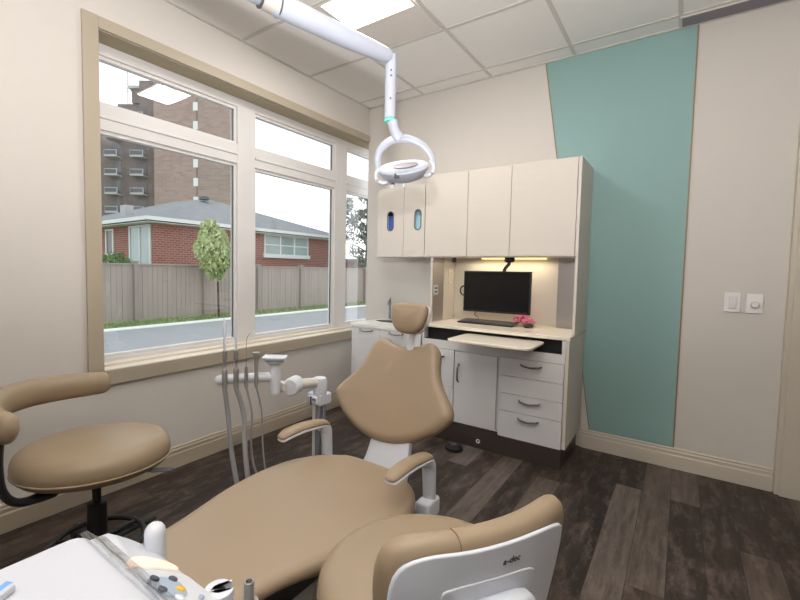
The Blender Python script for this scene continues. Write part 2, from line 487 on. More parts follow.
for a, b in cols:
    for z0, z1 in rows:
        bm = BM()
        for q in ((a-.02, a, z0-.02, z1+.02), (b, b+.02, z0-.02, z1+.02), (a, b, z0-.02, z0), (a, b, z1, z1+.02)):
            box(bm, -.18, -.142, *q)
        finish('window_sash', bm, MT['vinylwin'], win, smooth=False)
        bm = BM(); bm.faces.new([bm.verts.new((-.164, y, z)) for y, z in ((a-.003, z0-.003), (b+.003, z0-.003), (b+.003, z1+.003), (a-.003, z1+.003))])
        finish('window_pane', bm, MT['glass'], win, smooth=False, recalc=False)

for a, b in cols[:2]:
    for z0, z1 in rows:
        boxo('window_gasket', (-.1635, -.152, b-.006, b-.0005, z0, z1), MT['greyd'], win, 0)
# accent panel on the back wall
bm = BM()
pts = [(1.936, .1315), (2.402, .1315), (2.402, 2.694), (1.552, 2.694)]
A = [bm.verts.new((x, -.0035, z)) for x, z in pts]; B = [bm.verts.new((x, -.0008, z)) for x, z in pts]
bm.faces.new(A); bm.faces.new(B[::-1])
for i in range(4): bm.faces.new((A[i], A[(i+1) % 4], B[(i+1) % 4], B[i]))
ap = tag(finish('wall_panel', bm, MT['teal'], smooth=False), 'tall teal wall panel with a slanted left edge right of the cabinets', 'wall panel')
bm = BM()
box(bm, 2.402, 2.41, -.006, -.0008, .1315, 2.694, .001)
tube(bm, [(1.934, -.003, .1315), (1.55, -.003, 2.694)], .0035, seg=6)
finish('edge_strip', bm, MT['seam'], ap)

# ------------------------------------------------------------------ ceiling fixtures
t = thing('ceiling_light', 'lit white recessed ceiling light panel above the lamp arm', 'ceiling light', (.86, -1.30, H-.006), group='ceiling light panels')
bm = BM()
for q in ((.60, .69, -1.44, -.84), (1.125, 1.14, -1.44, -.84), (.69, 1.125, -1.44, -1.43), (.69, 1.125, -1.135, -.84)):
    box(bm, *q, H-.010, H-.005, .001)
finish('light_frame', bm, MT['frame_l'], t)
bm = BM(); box(bm, .692, 1.122, -1.428, -1.138, H-.009, H-.0055)
finish('diffuser', bm, MT['lightlens'], t, smooth=False)
for i, (x, y) in enumerate(((2.02, -3.2), (3.19, -1.75), (3.19, -3.7))):  # unseen panels added to fill the room with light
    t2 = thing('ceiling_light', ('added unseen fill panel on the ceiling over the camera', 'added unseen fill panel on the ceiling near the door on the right', 'added unseen fill panel on the ceiling in the far right corner behind the camera')[i], 'ceiling light', (x, y, H-.006), group='ceiling light panels')
    bm = BM()
    for q in ((x-.28, x-.23, y-.62, y+.62), (x+.23, x+.28, y-.62, y+.62), (x-.23, x+.23, y-.62, y-.58), (x-.23, x+.23, y+.58, y+.62)):
        box(bm, *q, H-.010, H-.005, .001)
    finish('light_frame', bm, MT['frame_l'], t2)
    bm = BM(); box(bm, x-.228, x+.228, y-.578, y+.578, H-.009, H-.0055)
    finish('diffuser', bm, MT['fill_lens'], t2, smooth=False)
bm = BM(); box(bm, 2.326, 2.88, -.152, -.026, H-.012, H-.005, .002)
v = tag(finish('ceiling_vent', bm, MT['purple']), 'grey slot vent strip in the ceiling along the back wall', 'ceiling vent')
bm = BM()
for q in ((2.326, 2.88, -.03, -.024), (2.326, 2.88, -.154, -.148), (2.32, 2.328, -.154, -.024)):
    box(bm, *q, H-.014, H-.004)
finish('vent_rim', bm, MT['tee'], v)

# ------------------------------------------------------------------ light switches
def switch(x, z, label, rot):
    t = thing('light_switch', label, 'switch', (x, -.001, z), group='light switches')
    bm = BM(); box(bm, x-.036, x+.036, -.008, -.001, z-.056, z+.056, .003); finish('cover_plate', bm, MT['plate'], t)
    if rot:
        bm = BM(); lathe(bm, [(.019, 0), (.019, .012), (.014, .018)], (x, -.008, z-.006), 20, Matrix.Rotation(PI/2, 4, 'X')); finish('knob', bm, MT['plate'], t)
    else:
        bm = BM(); box(bm, x-.017, x+.017, -.013, -.007, z-.036, z+.034, .002); box(bm, x-.013, x+.011, -.017, -.012, z-.034, z-.008, .002); finish('rocker', bm, MT['vinylwin'], t)
switch(2.641, 1.058, 'white rocker light switch plate on the right wall, nearer the teal panel', False)
switch(2.737, 1.055, 'white light switch plate with a round knob, nearer the door trim', True)

# ------------------------------------------------------------------ cabinets
YU = -.40
def oval(cx, cz, hw, hh, k=8):
    r = hw; out = []
    for i in range(k+1): a = PI*i/k; out.append((cx+r*math.cos(a), cz+hh-r+r*math.sin(a)))
    for i in range(k+1): a = PI+PI*i/k; out.append((cx+r*math.cos(a), cz-hh+r+r*math.sin(a)))
    return out

def door_with_oval(bm, x0, x1, z0, z1, cx, cz, hw, hh, y0, y1):
    ov = oval(cx, cz, hw, hh); n = len(ov)
    # outer loop matched by angle
    def outer(p):
        dx, dz = p[0]-cx, p[1]-cz
        s = 1e9
        if dx > 1e-9: s = min(s, (x1-cx)/dx)
        if dx < -1e-9: s = min(s, (x0-cx)/dx)
        if dz > 1e-9: s = min(s, (z1-cz)/dz)
        if dz < -1e-9: s = min(s, (z0-cz)/dz)
        return (cx+dx*s, cz+dz*s)
    op = [outer(p) for p in ov]
    # snap nearest to the corners
    for c in ((x0, z0), (x0, z1), (x1, z0), (x1, z1)):
        i = min(range(n), key=lambda k: (op[k][0]-c[0])**2+(op[k][1]-c[1])**2); op[i] = c
    I0 = [bm.verts.new((p[0], y0, p[1])) for p in ov]; O0 = [bm.verts.new((p[0], y0, p[1])) for p in op]
    I1 = [bm.verts.new((p[0], y1, p[1])) for p in ov]; O1 = [bm.verts.new((p[0], y1, p[1])) for p in op]
    for i in range(n):
        j = (i+1) % n
        bm.faces.new((I0[i], I0[j], O0[j], O0[i])); bm.faces.new((I1[j], I1[i], O1[i], O1[j]))
        bm.faces.new((I0[j], I0[i], I1[i], I1[j])); bm.faces.new((O0[i], O0[j], O1[j], O1[i]))

# narrow wall cabinet with two oval-window doors
t = thing('glove_box_cabinet', 'narrow cream wall cabinet with two doors with oval windows in the corner', 'wall cabinet', (.61, -.2, 1.316))
X0, X1, ZB, ZT = .392, .826, 1.316, 1.858
bm = BM()
for q in ((X0, X0+.016, YU+.019, -.002, ZB, ZT), (X1-.016, X1, YU+.019, -.002, ZB, ZT), (X0+.016, X1-.016, YU+.019, -.002, ZB, ZB+.016), (X0+.016, X1-.016, YU+.019, -.002, ZT-.016, ZT), (X0+.016, X1-.016, -.012, -.002, ZB+.016, ZT-.016), (.634, .648, YU+.019, -.012, ZB+.016, ZT-.016)):
    box(bm, *q)
finish('carcass', bm, MT['lam'], t, smooth=False)
for (a, b, cx) in ((X0+.001, .6395, .519), (.6425, X1-.0015, .766)):
    bm = BM(); door_with_oval(bm, a, b, ZB+.001, ZT-.001, cx, 1.597, .028, .076, YU, YU+.018)
    d = finish('door', bm, MT['lam'], t, smooth=False)
    bm = BM()
    tube(bm, [(p[0], YU-.001, p[1]) for p in oval(cx, 1.597, .0275, .0755, 6)], .004, seg=6, n=1, closed=True, up=(0, 1, 0))
    finish('window_rim', bm, MT['greyd'], d)
def glove(x0, x1, z0, z1, m, lab, m2=None):
    bm = BM(); box(bm, x0, x1, YU+.035, YU+.16, z0, z1, .002)
    g = tag(finish('glove_box', bm, m), lab, 'glove box', 'glove boxes in the narrow cabinet')
    if m2:
        bm = BM(); box(bm, x0+.005, x1-.005, YU+.030, YU+.0345, z1-.04, z1-.012, .001); finish('dispensing_flap', bm, m2, g)
glove(.42, .62, ZB+.017, 1.645, MT['blue'], 'blue glove box behind the left oval cabinet window')
glove(.66, .80, ZB+.017, 1.68, MT['ltblue'], 'pale blue glove box behind the right oval cabinet window')
# two little ornaments on its top
for (x, lab, s) in ((.50, 'tiny white pot with a dark lid on the narrow cabinet, left one', .02), (.61, 'tiny white pot with a dark lid on the narrow cabinet, right one', .016)):
    bm = BM(); lathe(bm, [(s*.8, 0), (s, .008), (s, .03), (s*.7, .036)], (x, YU+.05, ZT+.0005), 14)
    p = tag(finish('small_pot', bm, MT['white']), lab, 'pot', 'small pots on the narrow cabinet')
    bm = BM(); lathe(bm, [(s*.8, 0), (s*.8, .01), (s*.4, .013)], (x, YU+.05, ZT+.0365), 14); finish('lid', bm, MT['blk'], p)

# main wall cabinet
wc = t = thing('wall_cabinet', 'long cream wall cabinet with three flat doors above the monitor', 'wall cabinet', (1.36, -.2, 1.316))
X0, X1, ZT = .830, 1.885, 1.917
bm = BM(); box(bm, X0, X1-.019, YU+.019, -.005, ZB, ZT); box(bm, X1-.018, X1, YU, -.005, ZB, ZT)
finish('carcass', bm, MT['lam'], t, smooth=False)
for a, b in ((X0, 1.1625), (1.166, 1.4645), (1.468, 1.8635)):
    boxo('door', (a, b, YU, YU+.018, ZB+.001, ZT), MT['lam'], t, .0012, 1)
boxo('light_rail', (X0, X1-.019, YU+.02, YU+.036, ZB-.006, ZB), MT['lam'], t, 0)

# niche: side panels, back panel, steel
ZC = .826      # desk worktop top
ZS = .768      # sink worktop top
t = thing('side_panel', 'tall white end panel at the right of the desk niche with brushed steel strip', 'panel', (1.875, -.2, ZC))
boxo('end_panel', (1.868, 1.885, -.39, -.005, ZC+.001, ZB-.001), MT['lam'], t, .001, 1)
boxo('steel_panel', (1.702, 1.866, -.06, -.016, ZC+.001, ZB-.001), MT['steel'], t, .001, 1)
t = thing('side_panel', 'white panel at the left of the desk niche with brushed steel front half', 'panel', (.9, -.2, ZC))
boxo('end_panel', (.886, .903, -.402, -.005, ZC+.001, ZB-.007), MT['lam'], t, .001, 1)
boxo('steel_panel', (.9032, .906, -.392, -.215, ZC+.001, ZB-.007), MT['steel'], t, 0)
bp = tag(boxo('back_panel', (.905, 1.70, -.014, -.002, ZC+.001, ZB-.001), MT['lam'], None, 0), 'cream back panel behind the monitor in the desk niche', 'panel')
bm = BM(); box(bm, .9062, .9085, -.385, -.315, 1.03, 1.105, .0008)
st = tag(finish('wall_sticker', bm, MT['paper']), 'small white sticker with two dark marks on the left steel strip', 'sticker')
bm = BM()
for z in (1.053, 1.08):
    for y in (-.362, -.348, -.334): box(bm, .9086, .9092, y-.006, y+.006, z-.006, z+.006)
finish('printed_mark', bm, MT['red'], st, smooth=False)
ou = tag(boxo('outlet_plate', (.9035, .909, -.13, -.06, 1.11, 1.225), MT['counter'], None, .002), 'cream outlet plate on the left inner side of the niche', 'outlet')
boxo('socket', (.909, .9105, -.112, -.078, 1.13, 1.205), MT['lam'], ou, .0006)
bm = BM(); lathe(bm, [(.014, -.02), (.016, 0), (.01, .018)], (1.02, -.28, 1.2975), 16)
finish('cable_clip', bm, MT['blk'], wc)
bm = BM(); box(bm, 1.15, 1.62, -.07, -.035, ZB-.010, ZB-.001, .002)
tag(finish('strip_light', bm, MT['ledwarm']), 'warm glowing strip light under the long wall cabinet', 'strip light')

# worktops
bm = BM(); box(bm, .886, 1.884, -.508, -.001, ZC-.022, ZC, .003)
tag(finish('desk_worktop', bm, MT['counter']), 'cream desk worktop under the monitor', 'worktop')
bm = BM()
# sink worktop with an oval cut-out
def plate_with_hole(bm, x0, x1, y0, y1, z0, z1, cx, cy, rx, ry, n=32):
    inner = [(cx+rx*math.cos(2*PI*i/n), cy+ry*math.sin(2*PI*i/n)) for i in range(n)]
    outer = []
    for p in inner:
        dx, dy = p[0]-cx, p[1]-cy; s = 1e9
        if dx > 1e-9: s = min(s, (x1-cx)/dx)
        if dx < -1e-9: s = min(s, (x0-cx)/dx)
        if dy > 1e-9: s = min(s, (y1-cy)/dy)
        if dy < -1e-9: s = min(s, (y0-cy)/dy)
        outer.append((cx+dx*s, cy+dy*s))
    for c in ((x0, y0), (x0, y1), (x1, y0), (x1, y1)):
        i = min(range(n), key=lambda k: (outer[k][0]-c[0])**2+(outer[k][1]-c[1])**2); outer[i] = c
    V = [[bm.verts.new((p[0], p[1], z)) for p in L] for L, z in ((inner, z0), (outer, z0), (outer, z1), (inner, z1))]
    for a, b in ((0, 1), (1, 2), (2, 3), (3, 0)):
        for i in range(n):
            j = (i+1) % n
            bm.faces.new((V[a][i], V[a][j], V[b][j], V[b][i]))
plate_with_hole(bm, .21, .884, -.508, -.001, ZS-.022, ZS, .40, -.17, .15, .095)
tag(finish('sink_worktop', bm, MT['counterw'], smooth=False), 'white sink worktop beside the window, lower than the desk', 'worktop')
bm = BM()
lathe(bm, [(.148, 0), (.146, -.002), (.134, -.04), (.10, -.085), (.03, -.095), (.001, -.095)][::-1], (0, 0, 0), 32, Matrix.Diagonal((1, .632, 1, 1)))
bm.faces.ensure_lookup_table()
big = [f for f in bm.faces if len(f.verts) > 8 and max(v.co.z for v in f.verts) > -.001]
bmesh.ops.delete(bm, geom=big, context='FACES')
bmesh.ops.translate(bm, verts=bm.verts, vec=(.40, -.17, ZS-.003))
tag(finish('sink', bm, MT['greyd']), 'oval dark steel sink basin set in the white worktop', 'sink')
t = thing('faucet', 'chrome faucet standing behind the sink by the headrest', 'faucet', (.30, -.045, ZS))
bm = BM(); lathe(bm, [(.022, 0), (.02, .006), (.011, .012), (.010, .13)], (.30, -.045, ZS+.0005), 16); finish('faucet_body', bm, MT['metal'], t)
bm = BM(); tube(bm, [(.30, -.045, ZS+.12), (.302, -.047, ZS+.16), (.31, -.075, ZS+.172), (.325, -.11, ZS+.145)], [.012, .012, .011, .011], cap='round'); finish('spout', bm, MT['metal'], t)
bm = BM(); tube(bm, [(.30, -.045, ZS+.16), (.298, -.035, ZS+.19)], [.008, .006], cap='round'); finish('handle', bm, MT['metal'], t)

# base units
YB = -.50
def handle(parent, x, z, vertical=False, L=.062):
    bm = BM()
    if vertical:
        p = [(x, YB-.002, z-L), (x, YB-.022, z-L*.75), (x, YB-.028, z), (x, YB-.022, z+L*.75), (x, YB-.002, z+L)]
    else:
        p = [(x-L, YB-.002, z+.002), (x-L*.8, YB-.022, z), (x, YB-.028, z-.006), (x+L*.8, YB-.022, z), (x+L, YB-.002, z+.002)]
    tube(bm, p, [.007, .0065, .006, .0065, .007], seg=10, flat=(1, 1), cap='round')
    finish('handle', bm, MT['handle'], parent)

def unit(name, label, x0, x1, ztop, fronts, zb=.145):
    t = thing(name, label, 'base cabinet', ((x0+x1)/2, -.25, 0))
    bm = BM(); box(bm, x0+.0005, x1-.0005, YB+.019, -.004, .1405, min(ztop, .66), 0)
    if ztop > .66:
        for q in ((x0+.0005, x0+.016), (x1-.016, x1-.0005)): box(bm, *q, YB+.019, -.004, .6602, ztop, 0)
    finish('carcass', bm, MT['lamw'], t, smooth=False)
    for kind, a, b, z0, z1, h in fronts:
        f = boxo(kind, (a, b, YB, YB+.018, z0, z1), MT['lamw'], t, .0012, 1)
        if h: handle(f, *h)
    return t
unit('sink_cabinet', 'white sink base cabinet with two handled doors under the window end', .222, .876, ZS-.0225,
     [('door', .224, .5005, .15, ZS-.024, (.373, .722)), ('door', .5035, .872, .15, ZS-.024, (.658, .722))])
zt = .657
unit('drawer_cabinet', 'white drawer cabinet half hidden behind the dental chair backrest', .885, 1.1415, zt,
     [('drawer', .888, 1.139, .391, .655, (1.0, .6)), ('drawer', .888, 1.139, .268, .388, (1.0, .33)), ('drawer', .888, 1.139, .143, .265, (1.0, .21))])
unit('door_cabinet', 'white desk base cabinet with one door and upright chrome handle', 1.143, 1.4595, zt,
     [('door', 1.146, 1.447, .148, .650, (1.179, .50, True))])
unit('drawer_cabinet', 'white four drawer cabinet at the right end of the desk', 1.4605, 1.858, zt,
     [('drawer', 1.465, 1.854, .537, .655, (1.663, .619)), ('drawer', 1.465, 1.854, .421, .534, None), ('drawer', 1.465, 1.854, .305, .418, (1.659, .384)), ('drawer', 1.465, 1.854, .128, .302, (1.657, .268))], zb=.128)
# desk frame (open slot for the keyboard tray) and end panel
t = thing('keyboard_slot_unit', 'white desk frame with open dark slot for the keyboard shelf', 'desk frame', (1.38, -.25, zt))
bm = BM(); box(bm, .886, 1.858, YB, -.02, zt+.001, .716, .001); finish('rail', bm, MT['lamw'], t, smooth=False)
bm = BM(); box(bm, 1.838, 1.858, YB, -.02, .7165, ZC-.0225, 0); finish('stile', bm, MT['lamw'], t, smooth=False)
bm = BM(); box(bm, .886, .9, YB, -.02, .7165, ZC-.0225, 0); finish('stile', bm, MT['lamw'], t, smooth=False)
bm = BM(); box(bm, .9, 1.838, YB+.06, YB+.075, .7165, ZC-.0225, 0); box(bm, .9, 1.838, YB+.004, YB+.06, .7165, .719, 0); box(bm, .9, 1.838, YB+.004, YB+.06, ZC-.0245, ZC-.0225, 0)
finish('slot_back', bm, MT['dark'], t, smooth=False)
boxo('end_panel', (1.8595, 1.879, YB-.002, -.018, .135, ZC-.0225), MT['lam'], t, .001, 1)
bm = BM(); box(bm, .25, 1.459, YB+.001, YB+.016, .001, .1395, 0); box(bm, 1.459, 1.856, YB+.001, YB+.016, .001, .127, 0); box(bm, 1.84, 1.856, YB+.017, -.02, .001, .1275, 0)
kk = tag(finish('toe_kick', bm, MT['kick'], smooth=False), 'dark brushed steel plinth along the floor under the desk cabinets', 'plinth')
bm = BM(); tube(bm, [(1.335+.011*math.cos(a), YB-.004, .053+.011*math.sin(a)) for a in [2*PI*i/12 for i in range(12)]], .004, seg=8, n=2, closed=True, up=(0, 1, 0))
tag(finish('lock_ring', bm, MT['white']), 'small pale ring on the dark plinth near the foot control', 'ring')

# keyboard shelf
out = rrect(1.215, 1.735, -.81, -.46, .05)
bm = BM(); pad(bm, out, .018, .006, lambda u, v, w: (u, v, .773+w), scales=(.8, .4))
tag(finish('keyboard_shelf', bm, MT['counter']), 'cream pull-out keyboard shelf jutting from the desk slot', 'shelf')

# monitor
t = thing('monitor', 'black flat monitor hung from an arm in the desk niche', 'monitor', (1.34, -.28, ZC))
MM = frame_M((1.353, -.30, 1.068), (1, .02, 0), (-.02, 1, 0), (0, 0, 1))
bm = BM(); box(bm, -.236, .236, -.014, .016, -.147, .147, .004, M=MM); finish('casing', bm, MT['blk'], t)
bm = BM(); box(bm, -.226, .226, -.0148, -.0135, -.132, .138, 0, M=MM); finish('screen', bm, MT['screen'], t, smooth=False)
text_mesh('maker_badge', '\u00b7\u00b7\u00b7\u00b7', .02, MM @ frame_M((0, -.0147, -.140), (1, 0, 0), (0, 0, 1), (0, -1, 0)), MT['grey'], t)
bm = BM(); lathe(bm, [(.028, -.012), (.036, 0), (.034, .022), (.02, .026)], (1.42, -.24, 1.29), 20)
a = finish('ceiling_mount', bm, MT['blk'], t)
bm = BM(); tube(bm, [(1.42, -.24, 1.285), (1.415, -.245, 1.262), (1.395, -.25, 1.235), (1.385, -.26, 1.19), (1.36, -.27, 1.10)], [.013, .012, .012, .013, .014], flat=(1, 1)); finish('arm', bm, MT['blk'], a)
bm = BM(); tube(bm, [(1.09, -.27, 1.10), (1.075, -.27, 1.085), (1.072, -.27, 1.06), (1.085, -.27, 1.04), (1.11, -.27, 1.04), (1.12, -.27, 1.10)], .006, seg=8, closed=True, up=(0, 1, 0)); finish('tilt_knob', bm, MT['blk'], t)
bm = BM(); tube(bm, [(1.20, -.27, .925), (1.185, -.26, .89), (1.165, -.15, .87), (1.155, -.10, .831)], .003, seg=6); finish('cable', bm, MT['blk'], t)

# keyboard, mouse, pink cloth
t = thing('keyboard', 'black computer keyboard lying on the desk below the monitor', 'keyboard', (1.28, -.22, ZC))
KM = frame_M((1.265, -.215, ZC+.011), (1, -.01, 0), (.01, 1, .08), (0, -.08, 1))
bm = BM(); box(bm, -.205, .205, -.07, .07, -.006, .006, .004, M=KM); finish('keyboard_case', bm, MT['blk'], t)
bm = BM()
for r in range(5):
    for k in range(16):
        x = -.193+k*.0258; y = -.055+r*.0255
        box(bm, x, x+.022, y, y+.021, .006, .0095, .001, 1, M=KM)
kb = finish('key', bm, MT['greyd'], t); kb['kind'] = 'stuff'
t = thing('computer_mouse', 'black and silver computer mouse right of the keyboard', 'mouse', (1.56, -.19, ZC))
bm = BM(); pad(bm, [(1.555+.032*math.cos(a), -.20+.05*math.sin(a)) for a in [2*PI*i/20 for i in range(20)]], .022, .01, lambda u, v, w: (u, v, ZC+.0122+w), dome=.008); finish('mouse_body', bm, MT['blk'], t)
bm = BM(); pad(bm, [(1.555+.012*math.cos(a), -.203+.032*math.sin(a)) for a in [2*PI*i/16 for i in range(16)]], .004, .0015, lambda u, v, w: (u, v, ZC+.0305+w), scales=(.5,)); finish('mouse_strip', bm, MT['metal'], t)
bm = BM()
random.seed(3)
for k in range(16):
    a = 2*PI*k/16+random.uniform(-.2, .2); r = .050+random.uniform(-.010, .022); z = random.uniform(.018, .075)
    c = Vector((1.50, -.12, ZC+.004))
    p = [c+Vector((0, 0, .01)), c+Vector((.5*r*math.cos(a), .5*r*math.sin(a), z)), c+Vector((r*math.cos(a), r*math.sin(a), z*.9)), c+Vector((1.2*r*math.cos(a), 1.2*r*math.sin(a), z*.35+.004))]
    tube(bm, p, [.005, .012, .013, .004], seg=8, n=3, flat=(1.3, .35), cap='round')
tag(finish('fabric_flower', bm, MT['pink']), 'small pink ruffled flower on the desk by the monitor corner', 'flower')

# foot control on the floor
t = thing('foot_control', 'round black foot control on the floor by the plinth', 'foot control', (1.21, -.61, 0))
bm = BM(); lathe(bm, [(.056, 0), (.062, .006), (.058, .02), (.03, .028), (.001, .03)], (1.21, -.615, .001), 28); finish('foot_disc', bm, MT['blk'], t)
bm = BM(); lathe(bm, [(.02, 0), (.018, .008), (.001, .01)], (1.21, -.615, .029), 18); finish('centre_button', bm, MT['greyd'], t)

# ------------------------------------------------------------------ patient chair
CX = 1.42
ch = thing('dental_chair', 'tan vinyl patient dental chair with white frame in the middle of the room', 'dental chair', (CX, -2.1, 0))
hw = [(-1.862, .10), (-1.895, .175), (-1.95, .24), (-2.05, .288), (-2.15, .305), (-2.27, .304), (-2.40, .280), (-2.52, .243), (-2.64, .217), (-2.80, .205), (-3.0, .20), (-3.10, .175), (-3.15, .10)]
outl = catmull([(CX+w, y) for y, w in hw]+[(CX-w, y) for y, w in reversed(hw)], 4, True)
outl = [(p.x, p.y) for p in outl]
def seat_map(u, v, w):
    d = abs(u-CX)
    z = .383+.012*math.exp(-((v+2.55)/.25)**2)-.02*math.exp(-((v+2.05)/.16)**2)*(1-(d/.3)**2 if d < .3 else 0)
    t = min(1, max(0, (-2.2-v)/.4)); k = 1-.45*t*t*(3-2*t)
    return (u-.012*t*(1 if u > CX else 0), v, z+.05-(.05-w)*k)
bm = BM(); pad(bm, outl, .10, .046, seat_map, dome=.004, scales=(.93, .8, .62, .42, .2), c=(CX, -2.45))
seat = finish('seat_cushion', bm, MT['tan'], ch)
bm = BM(); pad(bm, [(CX+(u-CX)*(.93 if v > -2.3 else .70), -2.45+(v+2.45)*.96) for u, v in outl], .03, .012, lambda u, v, w: seat_map(u, v, w-.066), scales=(.8, .4), c=(CX, -2.45))
finish('seat_shell', bm, MT['white'], ch)
# backrest
tau = math.radians(28)
P0 = Vector((1.388, -1.80, .5)); eu = Vector((1, 0, 0)); ev = Vector((0, math.sin(tau), math.cos(tau))); en = Vector((0, -math.cos(tau), math.sin(tau)))
half = [(-.018, .0), (-.010, .08), (.02, .16), (.058, .225), (.098, .272), (.135, .298), (.17, .297), (.207, .272), (.25, .236), (.295, .208), (.34, .192), (.38, .184), (.418, .171), (.443, .143), (.447, .115), (.428, .068), (.416, .0)]
R_ = [(w, s) for s, w in half]; L_ = [(-w, s) for s, w in reversed(half[1:-1])]
bo = [(p.x, p.y) for p in catmull(R_+L_, 4, True)]
def back_map(u, s, w):
    c = .10*(u*u) - .05*math.exp(-((s-.02)/.12)**2)*0
    return P0+eu*u+ev*s+en*(w-.035+c*1.0)
bm = BM(); pad(bm, bo, .075, .034, back_map, dome=.006, scales=(.9, .74, .54, .34, .16), c=(0, .19))
bk = finish('backrest', bm, MT['tan'], ch)
bm = BM(); pad(bm, [(u*.93, .2+(s-.2)*.93) for u, s in bo], .022, .01, lambda u, s, w: back_map(u, s, w-.05), scales=(.8, .4), c=(0, .19))
finish('backrest_shell', bm, MT['white'], ch)
# white lumbar bracket
bm = BM()
prof = [(-1.93, .335), (-1.845, .345), (-1.80, .40), (-1.775, .47), (-1.74, .56)]
for sx in (1,):
    pass
ringp = []
for (y, z), wd in zip(prof, (.11, .11, .105, .095, .09)):
    n = 9
    ringp.append([[bm.verts.new((CX+.012+wd*math.sin(PI*(k/(n-1)-.5)), y+o*.9+.012*math.cos(PI*(k/(n-1)-.5))*-1, z-o*.35)) for k in range(n)] for o in (0, .03)])
for A, B in zip(ringp, ringp[1:]):
    for s in (0, 1):
        for k in range(8):
            bm.faces.new((A[s][k], A[s][k+1], B[s][k+1], B[s][k]))
    for k in (0, 8):
        bm.faces.new((A[0][k], A[1][k], B[1][k], B[0][k]))
for R0 in (ringp[0], ringp[-1]):
    for k in range(8): bm.faces.new((R0[0][k], R0[0][k+1], R0[1][k+1], R0[1][k]))
finish('lumbar_bracket', bm, MT['white'], ch)
# headrest
hc = Vector((CX+.006, -1.625, .998)); ht = math.radians(12)
hv = Vector((0, math.sin(ht), math.cos(ht))); hn = Vector((0, -math.cos(ht), math.sin(ht)))
ho = catmull([(-.04, -.068), (.04, -.068), (.078, -.03), (.09, .02), (.084, .055), (.045, .066), (-.045, .066), (-.084, .055), (-.09, .02), (-.078, -.03)], 4, True)
bm = BM(); pad(bm, [(p.x, p.y) for p in ho], .055, .026, lambda u, s, w: hc+eu*u+hv*s+hn*(w+.35*u*u), dome=.01, c=(0, 0))
hr = finish('headrest', bm, MT['tan'], ch)
bm = BM(); pad(bm, [(p.x*.97, p.y*.97) for p in ho], .022, .009, lambda u, s, w: hc+eu*u+hv*s+hn*(w-.041+.35*u*u), scales=(.6,), c=(0, 0)); finish('headrest_shell', bm, MT['offw'], hr)
bm = BM(); tube(bm, [hc+Vector((0, .04, -.05)), Vector((CX+.004, -1.60, .87)), Vector((CX-.005, -1.64, .74))], .02, seg=14, flat=(1, .45)); finish('headrest_post', bm, MT['white'], ch)
# armrests
for sx, az, ax in ((-1, .535, 1.143), (1, .525, 1.663)):
    pts = [(ax, -2.125, az-.002), (ax, -2.09, az+.006), (ax, -2.02, az+.008), (ax, -1.95, az+.002), (ax, -1.885, az-.008), (ax, -1.855, az-.022)]
    bm = BM(); tube(bm, pts, [.022, .030, .031, .030, .028, .020], seg=16, flat=(1, .52), cap='round'); arm = finish('armrest', bm, MT['tan'], ch)
    bm = BM(); tube(bm, [Vector(p)+Vector((0, -.001, -.012)) for p in pts], [.022, .031, .032, .031, .029, .022], seg=16, flat=(1, .34), cap='round'); finish('arm_rail', bm, MT['white'], arm)
    bm = BM(); tube(bm, [(ax, -1.895, az-.022), (ax, -1.86, az-.045), (ax, -1.85, az-.10), (ax, -1.845, az-.20), (ax, -1.85, .285)], [.022, .028, .026, .025, .030], seg=14, flat=(1, .95)); finish('arm_post', bm, MT['white'], arm)
    bm = BM(); box(bm, min(ax-.03, ax+.03), max(ax-.03, ax+.03), -1.905, -1.805, .270, .345, .014, 3)
    box(bm, min(ax, ax-sx*.14), max(ax, ax-sx*.14), -1.89, -1.83, .25, .30, .01, 2); finish('arm_bracket', bm, MT['white'], arm)
# under-structure
bm = BM(); box(bm, CX-.10, CX+.10, -2.50, -1.84, .215, .305, .02, 3); finish('seat_frame', bm, MT['greyd'], ch)
bm = BM(); box(bm, CX-.11, CX+.11, -2.35, -2.05, .06, .23, .02, 2); finish('pedestal', bm, MT['offw'], ch)
bm = BM(); pad(bm, rrect(CX-.24, CX+.24, -2.95, -1.75, .12), .05, .018, lambda u, v, w: (u, v, .027+w), scales=(.8, .4)); finish('base_plate', bm, MT['blk'], ch)

# ------------------------------------------------------------------ assistant instrument arm
HUB = Vector((.903, -1.948, .712)); BL = Vector((.752, -2.138, .703)); JT = Vector((.972, -1.712, .635)); EL = Vector((.938, -1.862, .652))
ar = thing('instrument_holder', 'white jointed instrument holder arm on a post left of the dental chair', 'instrument arm', (.958, -1.70, 0))
bm = BM(); tube(bm, [(.958, -1.70, .03), (.958, -1.70, .555)], .034, seg=18); finish('post', bm, MT['offw'], ar)
bm = BM(); lathe(bm, [(.11, 0), (.115, .012), (.06, .028), (.036, .03)], (.958, -1.70, .001), 28); finish('post_foot', bm, MT['offw'], ar)
bm = BM(); box(bm, .911, 1.006, -1.745, -1.655, .53, .59, .012, 3); box(bm, .926, .991, -1.76, -1.64, .54, .58, .01, 2); cl = finish('post_head', bm, MT['white'], ar)
bm = BM(); box(bm, .955, .961, -1.763, -1.759, .54, .58); box(bm, .968, .986, -1.7625, -1.759, .564, .569); finish('slot', bm, MT['blk'], cl)
bm = BM()
MT['hoseg'] = mat('grey_hose_dark', (118, 120, 126), .45)
for dx, dy in ((.021, -.037), (.033, -.026), (.044, -.014), (.036, -.040)):
    tube(bm, [(.958+dx, -1.70+dy, .535), (.958+dx*1.1, -1.70+dy*1.15, .4), (.958+dx, -1.70+dy, .2), (.958+dx, -1.70+dy, .05)], .009, seg=8)
finish('hose_bundle', bm, MT['hoseg'], ar)
bm = BM(); lathe(bm, [(.026, -.06), (.034, -.05), (.037, -.02), (.037, .015), (.030, .032), (.001, .036)], JT, 20); finish('pivot', bm, MT['white'], ar)
